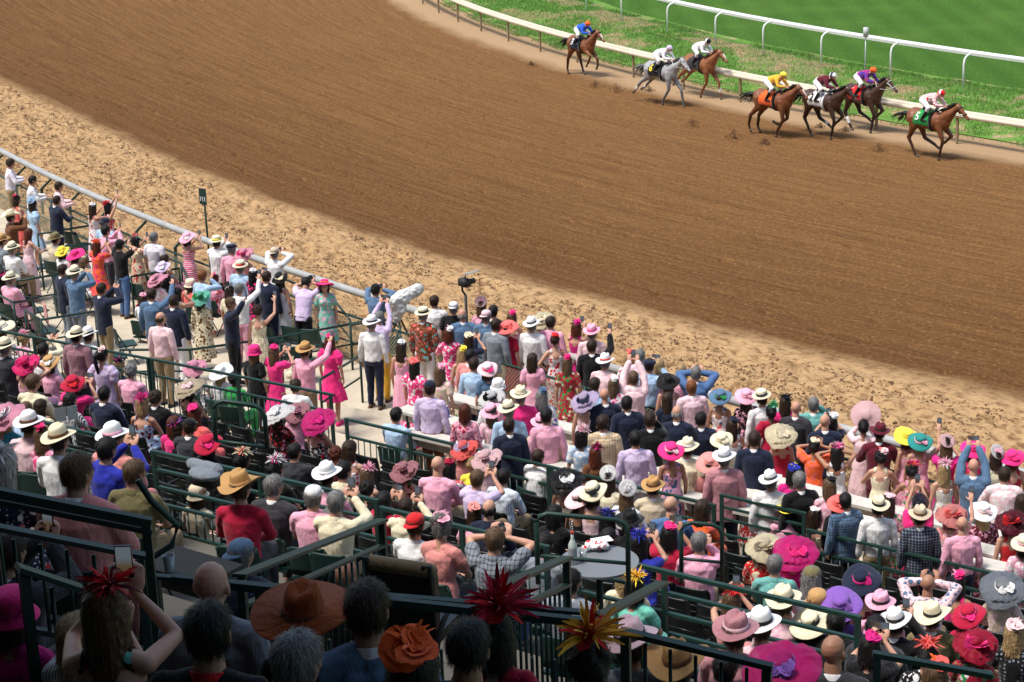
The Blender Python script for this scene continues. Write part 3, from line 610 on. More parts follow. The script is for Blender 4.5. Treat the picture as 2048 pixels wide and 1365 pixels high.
# ------------------------------------------------------------------ clothes
GC = {}
def top_mesh(J, kind, sd):
    """kind: S shirt, J jacket, P short sleeves, K sleeveless, L long sleeveless dress, D/Q/W dresses, B blouse"""
    k = (J['sex'], J['sit'], J['arm'], kind, sd)
    if k in GC: return GC[k]
    m = M(); hz = J['pel'][2]; inf = {'S': .016, 'J': .030, 'P': .017, 'K': .010, 'L': .010, 'D': .012, 'Q': .013, 'W': .013, 'B': .018}[kind]
    slim = kind in 'KL'
    torso(m, J, inf, -.08 if kind != 'S' else -.02, .50 if not slim else .46)
    if slim:      # cut the shoulder caps down to straps
        pass
    T = J['T']
    if kind == 'J' and not J['sit']:
        m.loft([(0, -.005, hz - .17, .185, .145), (0, -.005, hz - .05, .185, .142), (0, 0, hz + .10, .165, .135)] if J['sex'] == 'm' else [(0, -.005, hz - .12, .195, .15), (0, 0, hz - .02, .185, .142), (0, 0, hz + .12, .15, .125)], 20)
    if kind == 'B' and not J['sit']: m.loft([(0, 0, hz - .12, .185, .145), (0, 0, hz, .178, .14), (0, 0, hz + .12, .15, .125)], 20)
    if kind in 'SJP': an_ = np.arange(18) * 2 * math.pi / 18; m.rings([np.array([T(r_ * math.cos(a), -.008 + r_ * math.sin(a), hz + dz) for a in an_]) for dz, r_ in ((.46, .10), (.50, .098), (.545 if kind != 'P' else .53, .082))])
    for s, q in ((-1, 'l'), (1, 'r')):
        Sh, El, Wr = J['sh' + q], J['el' + q], J['wr' + q]; f = .93 if J['sex'] == 'w' else 1
        if kind in 'SJW': 
            e = .014 if kind != 'J' else .024; cuff = El + (Wr - El) * (.93 if kind != 'W' else .75)
            m.chain([Sh, Sh * .5 + El * .5, El, El * .5 + cuff * .5, cuff], [.055 * f + e, .050 * f + e, .042 * f + e, .038 * f + e, .030 * f + e])
        elif kind in 'PDB': m.chain([Sh, Sh * .45 + El * .55], [.056 * f + .016, .052 * f + .022])
        elif kind == 'Q': m.chain([Sh + V3(0, 0, .012), Sh * .45 + El * .55], [.085 * f, .078 * f]); m.ell(Sh * .75 + El * .25 + V3(s * .02, 0, .02), (.085, .085, .08), 12)
    if kind in 'KLDQW':
        ph = sd * 1.3; wav = lambda an, t: (.055 * t if kind != 'K' else .025 * t) * np.sin(an * (9 if kind != 'W' else 7) + ph) + .03 * t * np.sin(an * 4 + ph * 2)
        if J['sit']:
            m.chain([V3(-.10, 0, hz - .02), V3(-.12, .42, .53)], [.125, .095]); m.chain([V3(.10, 0, hz - .02), V3(.12, .42, .53)], [.125, .095]); m.cap(V3(0, .02, hz), .12, V3(0, .42, .52), .09)
            zb = .14 if kind == 'L' else .34; m.loft([(0, .46, zb, .24, .10), (0, .45, .45, .21, .10), (0, .42, .55, .19, .08)], 24, wav=lambda an, t: wav(an, 1 - t))
        else:
            zb = {'L': .09, 'K': .46, 'D': .44, 'Q': .50, 'W': .36}[kind]; fl = {'L': .27, 'K': .21, 'D': .25, 'Q': .30, 'W': .27}[kind] + .02 * (sd % 3 - 1)
            Z = [hz + .16, hz + .04, hz - .10, (hz + zb) / 2 - .05, zb + .10, zb]; rx = [.132, .172, .19, (.19 + fl) / 2 + .012, fl - .015, fl]
            m.loft([(0, 0, z, r, r * .78) for z, r in zip(Z, rx)], 64, wav=wav)
    fine = .011
    me = remesh(m, fine, 2, wob={'J': .0022, 'S': .0034, 'B': .003}.get(kind, .002), sd=sd, fr=11); me.name = 'top'
    if slim:      # bare upper back and shoulders: drop the faces above a scooped neckline, keep two straps
        import bmesh
        bm = bmesh.new(); bm.from_mesh(me); zt = J['ch'][2] - .02; dl = []
        for fc in bm.faces:
            c = fc.calc_center_median(); lim = zt + (.09 if abs(abs(c.x) - .085) < .026 else 0.0) - (.05 * (1 - abs(c.x) / .13) if c.y < 0 else 0)
            if c.z > lim and not (abs(abs(c.x) - .085) < .022): dl.append(fc)
        bmesh.ops.delete(bm, geom=dl, context='FACES'); bm.to_mesh(me); bm.free()
    GC[k] = me; return me
def pants_mesh(J, sd=0, breech=False):
    k = ('pants', J['sex'], J['sit'], breech)
    if k in GC: return GC[k]
    m = M(); hz = J['pel'][2]; m.loft([(0, 0, hz - .07, .15, .125), (0, 0, hz - .02, .168, .13), (0, 0, hz + .06, .165, .126)], 20)
    for s, q in ((-1, 'l'), (1, 'r')):
        H, K, A = J['hp' + q], J['kn' + q], J['an' + q]; m.chain([H, H * .4 + K * .6, K, K * .6 + A * .4, A + V3(0, 0, -.01)], [.108, .094, .078, .070, .058])
    me = remesh(m, .013, 2, wob=.0025, sd=3, fr=10); me.name = 'trousers'; GC[k] = me; return me
def shoes_mesh(J):
    k = ('shoes', J['sex'], J['sit'])
    if k in GC: return GC[k]
    GC[k] = []
    for s, q in ((-1, 'l'), (1, 'r')):
        m = M(); GC[k].append(m); A = J['an' + q]; m.chain([A + V3(0, -.045, -.045), A + V3(0, .05, -.050), A + V3(s * .012, .16, -.062)], [.040, .042, .030], n=10); m.box(A + V3(s * .005, .055, -.080), (.075, .26, .012))
    GC[k] = [q.mesh('shoe') for q in GC[k]]; return GC[k]
def collar_mesh(J):
    k = ('collar', J['sex'], J['sit'], J['arm'])
    if k in GC: return GC[k]
    T, hz = J['T'], J['pel'][2]; an = np.linspace(0, 2 * math.pi, 21)[:-1]; R = []
    for dz, r in ((.515, .083), (.565, .074), (.568, .069), (.53, .070)): R.append(np.array([T(r * math.cos(a), -.008 + r * .95 * math.sin(a), hz + dz - .018 * math.sin(a)) for a in an]))
    me = M().rings(R, cap=False).mesh('collar'); GC[k] = me; return me
# ------------------------------------------------------------------ hair (head-centred, face towards +y)
HC = {}
def hair_mesh(st):
    if st in HC: return HC[st]
    m = M(); g = np.random.default_rng(ord(st))
    def capm(e, low, front=.060, back=-.02):
        n, k = 26, 12; rg = []
        for i in range(k):
            q = i / (k - 1); an = np.arange(n) * 2 * math.pi / n; ring = []
            for a in an:
                fr = math.cos(a - math.pi / 2); zl = low if fr < .2 else low + (front - low) * min(1, (fr - .2) / .45); th = q * math.acos(max(-1, min(1, (zl - .03) / (.092 + e))))
                rr = math.sin(th) if th < math.pi / 2 else 1 - .12 * (th - math.pi / 2)
                z = .03 + (.092 + e) * math.cos(th); b = 1 + .018 * math.sin(a * 7 + i) + g.normal(0, .010); ring.append([(.079 + e) * rr * math.cos(a) * b, -.008 + (.098 + e) * rr * math.sin(a) * b, z])
            rg.append(np.array(ring))
        m.rings(rg[::-1])
    def locks(n, ln, wid, wave, y0=-.06, zt=.03, r=.020, spread=1.0):
        for i in range(n):
            a = (i + .5) / n * math.pi * 1.20 - math.pi * .10; x, y = -math.cos(a) * .082, -math.sin(a) * .088 - .012; L = ln * g.uniform(.85, 1.1); ph = g.uniform(0, 6.28); P = []; R = []
            for j in range(9):
                t = j / 8; P.append([x * (1 + .25 * spread * t) + wave * math.sin(ph + t * 9) * t, y * (1 + .10 * t) - .012 * t + wave * math.cos(ph + t * 8) * t * .7, zt - .02 - L * t + (.0 if t > 0 else 0)]); R.append(r * (1 - .55 * t) * g.uniform(.9, 1.1))
            m.tube(P, R, 7)
    if st == 's': capm(.009, -.055, .066)
    elif st == 'h': capm(.006, -.03, .08)
    elif st == 'c':
        capm(.014, -.05)
        for i in range(70): v = g.normal(size=3); v /= np.linalg.norm(v); v[1] -= .35; m.ell(V3(v[0] * .088, v[1] * .092, .03 + v[2] * .09), (.022, .022, .020), 6)
    elif st == 'm': capm(.014, -.04); locks(26, .15, 1, .006, r=.022, spread=.4)
    elif st == 'l': capm(.012, -.04); locks(26, .36, 1, .006, r=.019, spread=.15)
    elif st == 'w': capm(.014, -.04); locks(28, .36, 1, .020, r=.022, spread=.9)
    elif st == 'u': capm(.010, -.06); m.ell((0, -.115, .02), (.045, .04, .045), 12)
    elif st == 'p': capm(.010, -.055); m.tube([(0, -.10, .05), (0, -.15, .03), (0, -.16, -.06), (.01, -.14, -.20), (0, -.12, -.32)], [.02, .036, .034, .028, .012], 9)
    elif st == 'f':       # fringe of hair round a bald crown
        n = 22
        for i in range(n): a = math.pi * (1.02 + .96 * i / (n - 1)) ; a = math.pi + (i / (n - 1)) * math.pi; m.ell((.077 * math.cos(a), -.008 + .095 * math.sin(a), -.012 + .012 * math.sin(i)), (.014, .016, .038), 7)
    elif st == 'v': capm(.012, -.045); [m.ell((g.uniform(-.05, .05), -.06 + g.uniform(-.05, .05), .10 + g.uniform(-.02, .03)), (.03, .03, .025), 7) for _ in range(16)]; m.ell((0, -.05, .13), (.045, .045, .035), 10)
    if st in 'scmlwhuv' and st != 'c': pass
    if st in 'lw': me = remesh(m, .011, 2, wob=.0035, sd=2, fr=45)
    elif st in 'c': me = remesh(m, .012, 1, wob=.004, sd=1, fr=70)
    elif st in 'smhuvp': me = remesh(m, .010, 2, wob=.0012, sd=4, fr=60)
    else: me = m.mesh('hair')
    if st != 'f':      # loose strands lying over the mass of hair
        n = len(me.vertices); V = np.empty(n * 3); me.vertices.foreach_get('co', V); V = V.reshape(-1, 3); N = np.empty(n * 3); me.vertices.foreach_get('normal', N); N = N.reshape(-1, 3); q = g.integers(0, n, 1500); m2 = M(); m2.add(V, [tuple(p.vertices) for p in me.polygons])
        for i in q:
            p = V[i]; nn = N[i]
            if p[1] > .05 and p[2] < .07: continue
            c_ = V3(0, -.03, .10) if st != 'u' else V3(0, -.10, .02); d = p - c_ if st != 'u' else c_ - p; 
            if p[2] < .02: d = V3(0, 0, -1)
            d = d + g.normal(0, .02 if st not in 'cv' else .12, 3); d -= nn * (d @ nn); L = np.linalg.norm(d); 
            if L < 1e-5: continue
            d /= L; s_ = np.cross(nn, d) * .0011; ln = g.uniform(.025, .06); a = p + nn * .0015; m2.strip([a, a + d * ln * .5 + nn * .004, a + d * ln + nn * g.uniform(-.001, .006)], [s_, s_, s_ * .3])
        me = m2.mesh('hair')
    me.name = 'hair'; HC[st] = me; return me
# ------------------------------------------------------------------ hats (head-centred; brim height about +.06)
HT = {}
def lathe(m, prof, n=44, fx=1.0, fy=1.18, df=None, mi=0, cap=True):
    an = np.arange(n) * 2 * math.pi / n; rg = []
    for i, (r, z) in enumerate(prof):
        p = np.stack([r * fx * np.cos(an), r * fy * np.sin(an), np.full(n, z)], 1)
        if df is not None: p = df(p, an, r, z)
        rg.append(p)
    return m.rings(rg, mi, cap)
def hat_parts(kind, v=0):
    """list of (part name, mesh, material slot 0 main 1 band 2 trim, parent index or None)"""
    key = (kind, v)
    if key in HT: return HT[key]
    P = []; g = np.random.default_rng(v * 7 + ord(kind)); zb = .062
    def crown_band(r0, r1, z0, h, n=40, fy=1.15):
        return lathe(M(), [(r0 + .003, z0), (r0 + .0035, z0 + h), (r1, z0 + h), (r1, z0)], n, 1, fy, None, 0, False)
    if kind in 'FCT':
        bw = {'F': .165, 'C': .200, 'T': .225}[kind]; hh = {'F': .115, 'C': .135, 'T': .13}[kind]; up = {'F': .018, 'C': .075, 'T': .006}[kind]
        def df(p, an, r, z):
            if r > .10: e = (r - .1) / (bw - .1); p[:, 2] += up * e * e * np.abs(np.cos(an)) ** 2 - (.020 * e * (np.abs(np.sin(an)) ** 2) if kind != 'T' else 0) + (.010 * e * np.sin(an * 2 + v) if kind == 'T' else 0)
            if z > zb + hh * .62:          # pinched crown with a dent along the middle
                dn = np.exp(-(p[:, 0] / .026) ** 2) * np.clip((p[:, 1] + .11) / .1, 0, 1) * .030; p[:, 2] -= dn; fr = np.clip(p[:, 1] / .09, 0, 1); p[:, 0] *= 1 - .30 * fr
                p[:, 2] += .012 * np.sin(np.clip(p[:, 1] / .1, -1, 1) * 1.2)
            return p
        prof = [(.07, zb - .012), (bw - .003, zb - .004), (bw, zb), (bw - .003, zb + .004), (.088, zb + .004), (.086, zb + .03), (.082, zb + hh * .6), (.076, zb + hh * .85), (.064, zb + hh * .98), (.04, zb + hh), (.012, zb + hh * .97)]
        P.append(('hat', lathe(M(), prof, 48, 1, 1.16, df).mesh('hat'), 0)); P.append(('hat_band', crown_band(.0875, .083, zb + .006, .030, fy=1.16).mesh('hat_band'), 1))
    elif kind == 'B':
        P.append(('hat', lathe(M(), [(.07, zb - .01), (.157, zb - .003), (.160, zb + .002), (.157, zb + .007), (.090, zb + .008), (.088, zb + .03), (.088, zb + .085), (.083, zb + .092), (.02, zb + .094)], 44, 1, 1.12).mesh('hat'), 0)); P.append(('hat_band', crown_band(.089, .084, zb + .010, .040, fy=1.12).mesh('hat_band'), 1))
    elif kind == 'W':
        bw = .185 + .018 * (v % 3)
        def df(p, an, r, z):
            if r > .10: e = (r - .1) / (bw - .1); p[:, 2] += e * (.020 * np.sin(an * 2 + v * 1.7) + .012 * np.sin(an * 3 + v)) - .03 * e * e
            return p
        P.append(('hat', lathe(M(), [(.07, zb - .01), (bw - .004, zb - .003), (bw, zb), (bw - .004, zb + .004), (.16, zb + .008), (.092, zb + .006), (.089, zb + .03), (.086, zb + .07), (.078, zb + .088), (.05, zb + .096), (.01, zb + .097)], 48, 1, 1.1, df).mesh('hat'), 0)); P.append(('hat_band', crown_band(.091, .085, zb + .008, .032, fy=1.1).mesh('hat_band'), 1))
        m = M(); flower(m, V3(.075, -.07, zb + .04), .055, g); P.append(('flower', m.mesh('flower'), 2))
    elif kind == 'O':
        bw = .225 + .022 * (v % 3)
        def mk(bw, z, amp, sd):
            def df(p, an, r, zz):
                if r > .10: e = (r - .1) / (bw - .1); p[:, 2] += e * (.030 * np.sin(an * 2 + sd) + amp * np.sin(an * 13 + sd * 2 + 2 * np.sin(an * 3 + sd)) * e * e + .7 * amp * np.sin(an * 5 + sd)) - .05 * e * e; p[:, :2] *= (1 + .03 * e * np.sin(an * 4 + sd) + .012 * e * np.sin(an * 9))[:, None]
                return p
            return [(.07, z - .008), (.14, z), (.20, z + .002), (bw, z), (bw * .99, z + .003), (.20, z + .006), (.14, z + .006), (.09, z + .004)], df
        pr, df = mk(bw, zb, .010, v); P.append(('hat', lathe(M(), pr + [(.089, zb + .03), (.086, zb + .07), (.076, zb + .09), (.05, zb + .098), (.01, zb + .1)], 72, 1, 1.1, df).mesh('hat'), 0))
        m = M(); pr, df = mk(bw * .80, zb + .018, .016, v + 2.1); lathe(m, pr, 72, 1, 1.08, df); P.append(('brim_ruffle', m.mesh('brim_ruffle'), 0)); P.append(('hat_band', crown_band(.091, .085, zb + .010, .03, fy=1.1).mesh('hat_band'), 1))
        m = M()
        for i in range(7): a = g.uniform(0, 6.28); flower(m, V3(.07 * math.cos(a) + .02, -.06 + .05 * math.sin(a), zb + .05 + .02 * g.random()), .045 + .02 * g.random(), g)
        P.append(('flower', m.mesh('flower'), 2))
    elif kind == 'S':
        P.append(('hat', lathe(M(), [(.08, -.02), (.135, -.015), (.140, -.010), (.135, -.002), (.104, .03), (.102, .06), (.098, .11), (.08, .14), (.04, .152), (.01, .153)], 40, 1, 1.12).mesh('hat'), 0)); P.append(('hat_band', crown_band(.104, .098, .032, .028, fy=1.12).mesh('hat_band'), 1))
        m = M(); flower(m, V3(.10, .0, .07), .055, g); P.append(('flower', m.mesh('flower'), 2))
    elif kind in 'PN':
        m = M(); 
        if kind == 'P': m.loft([(0, -.008, .035, .088, .108), (0, -.008, .075, .089, .108), (0, -.01, .11, .075, .09), (0, -.012, .130, .045, .055), (0, -.012, .136, .01, .01)], 26)
        else: m.loft([(0, -.008, .04, .090, .110), (0, -.012, .065, .112, .13), (0, -.02, .10, .100, .12), (0, -.02, .118, .05, .06), (0, -.02, .12, .01, .01)], 26)
        P.append(('cap', m.mesh('cap'), 0)); m = M(); s = -1 if v % 2 else 1
        an = np.linspace(-1.15, 1.15, 13); V = []; 
        for a in an: V += [[.086 * math.sin(a), s * .10 * math.cos(a) - .008, .042], [.078 * math.sin(a) * 1.1, s * (.10 * math.cos(a) + .075 * math.cos(a) ** .5) - .008, .030]]
        top = [[x, y, z + .005] for x, y, z in V]; n = len(V); F_ = [(2 * i, 2 * i + 1, 2 * i + 3, 2 * i + 2) for i in range(12)]; m.add(V + top, F_ + [tuple(q + n for q in reversed(f_)) for f_ in F_] + [(2 * i + 1, 2 * i + 1 + n, 2 * i + 3 + n, 2 * i + 3) for i in range(12)])
        P.append(('peak', m.mesh('peak'), 1))
    elif kind == 'X':          # spray of feathers
        m = M(); c = V3(.02, -.02, .125)
        for i in range(80):
            d = g.normal(size=3); d[2] = abs(d[2]) + .20; d /= np.linalg.norm(d); L = g.uniform(.06, .16) * (1.1 if v % 2 else 1); feather(m, c, d, L, g.uniform(.004, .009), g)
        P.append(('feathers', m.mesh('feathers'), 0)); m = M()
        for i in range(26):
            d = g.normal(size=3); d[2] = abs(d[2]) + .3; d /= np.linalg.norm(d); feather(m, c, d, g.uniform(.07, .15), .007, g)
        flower(m, c + V3(0, -.03, .01), .04, g); P.append(('trim', m.mesh('trim'), 1))
    elif kind == 'Y':          # silk flower with loops
        m = M(); 
        for q in range(3): flower(m, V3(.01 + g.uniform(-.03, .04), -.03 + g.uniform(-.03, .03), .125 + q * .008), .075 - q * .012, g)
        P.append(('flower', m.mesh('flower'), 0)); m = M()
        for i in range(9): a = g.uniform(0, 6.28); feather(m, V3(.01, -.02, .13), V3(math.cos(a), math.sin(a), .9) / 1.35, g.uniform(.07, .11), .008, g)
        P.append(('trim', m.mesh('trim'), 1))
    elif kind == 'Z':          # tilted disc
        m = M(); lathe(m, [(.01, .0), (.09, -.006), (.128, .012), (.130, .016), (.09, .002), (.01, .010)], 40, 1, 1); R = np.array(Matrix.Rotation(rad(38 + 6 * v), 3, 'X') @ Matrix.Rotation(rad(22), 3, 'Y')); m.v = [a @ R.T + V3(.02, -.03, .135) for a in m.v]
        P.append(('disc', m.mesh('disc'), 0)); m = M(); flower(m, V3(.03, -.05, .155), .055, g)
        for i in range(6): a = g.uniform(0, 6.28); feather(m, V3(.03, -.05, .15), V3(math.cos(a), math.sin(a), 1.2) / 1.56, g.uniform(.08, .14), .008, g)
        P.append(('trim', m.mesh('trim'), 1))
    elif kind == 'D':          # wide disc hat worn on edge
        m = M(); lathe(m, [(.01, .07), (.06, .065), (.08, .05), (.085, .0), (.245, .004), (.25, .0), (.245, -.004), (.08, -.006), (.01, -.006)], 48, 1, 1); R = np.array(Matrix.Rotation(rad(48), 3, 'X')); m.v = [a @ R.T + V3(.05, .10, .17) for a in m.v]; P.append(('hat', m.mesh('hat'), 0))
    HT[key] = P; return P
def flower(m, c, r, g):
    ax = g.normal(size=3); ax[2] = abs(ax[2]) + 1.2; ax[1] -= .6; ax /= np.linalg.norm(ax); x = np.cross(ax, [1, .1, 0]); x /= np.linalg.norm(x); y = np.cross(ax, x)
    for lay, (rr, n, lift) in enumerate(((1.0, 7, .15), (.72, 6, .45), (.42, 5, .8))):
        for i in range(n):
            a = 6.283 * (i + .5 * lay) / n + g.uniform(-.15, .15); d = np.cos(a) * x + np.sin(a) * y; s = -np.sin(a) * x + np.cos(a) * y; L = r * rr * g.uniform(.9, 1.1); w_ = L * .48
            P = [c + ax * .006 * lay, c + d * L * .45 + ax * L * lift * .25, c + d * L * .85 + ax * L * lift * .65, c + d * L * (1.05 - lift * .3) + ax * L * (lift * .8 - .10)]
            m.strip(P, [s * w_ * .35, s * w_ * .95, s * w_ * .9, s * w_ * .3])
def feather(m, c, d, L, wd, g):
    s = np.cross(d, g.normal(size=3)); s /= np.linalg.norm(s); up_ = np.cross(s, d); cv = g.uniform(.15, .45); P = []; Wd = []
    for j in range(5): t = j / 4; P.append(c + d * L * t - V3(0, 0, 1) * cv * L * t * t + up_ * .02 * t); Wd.append(s * wd * (math.sin(math.pi * min(1, .15 + t * .80)) ** .7))
    m.strip(P, Wd)
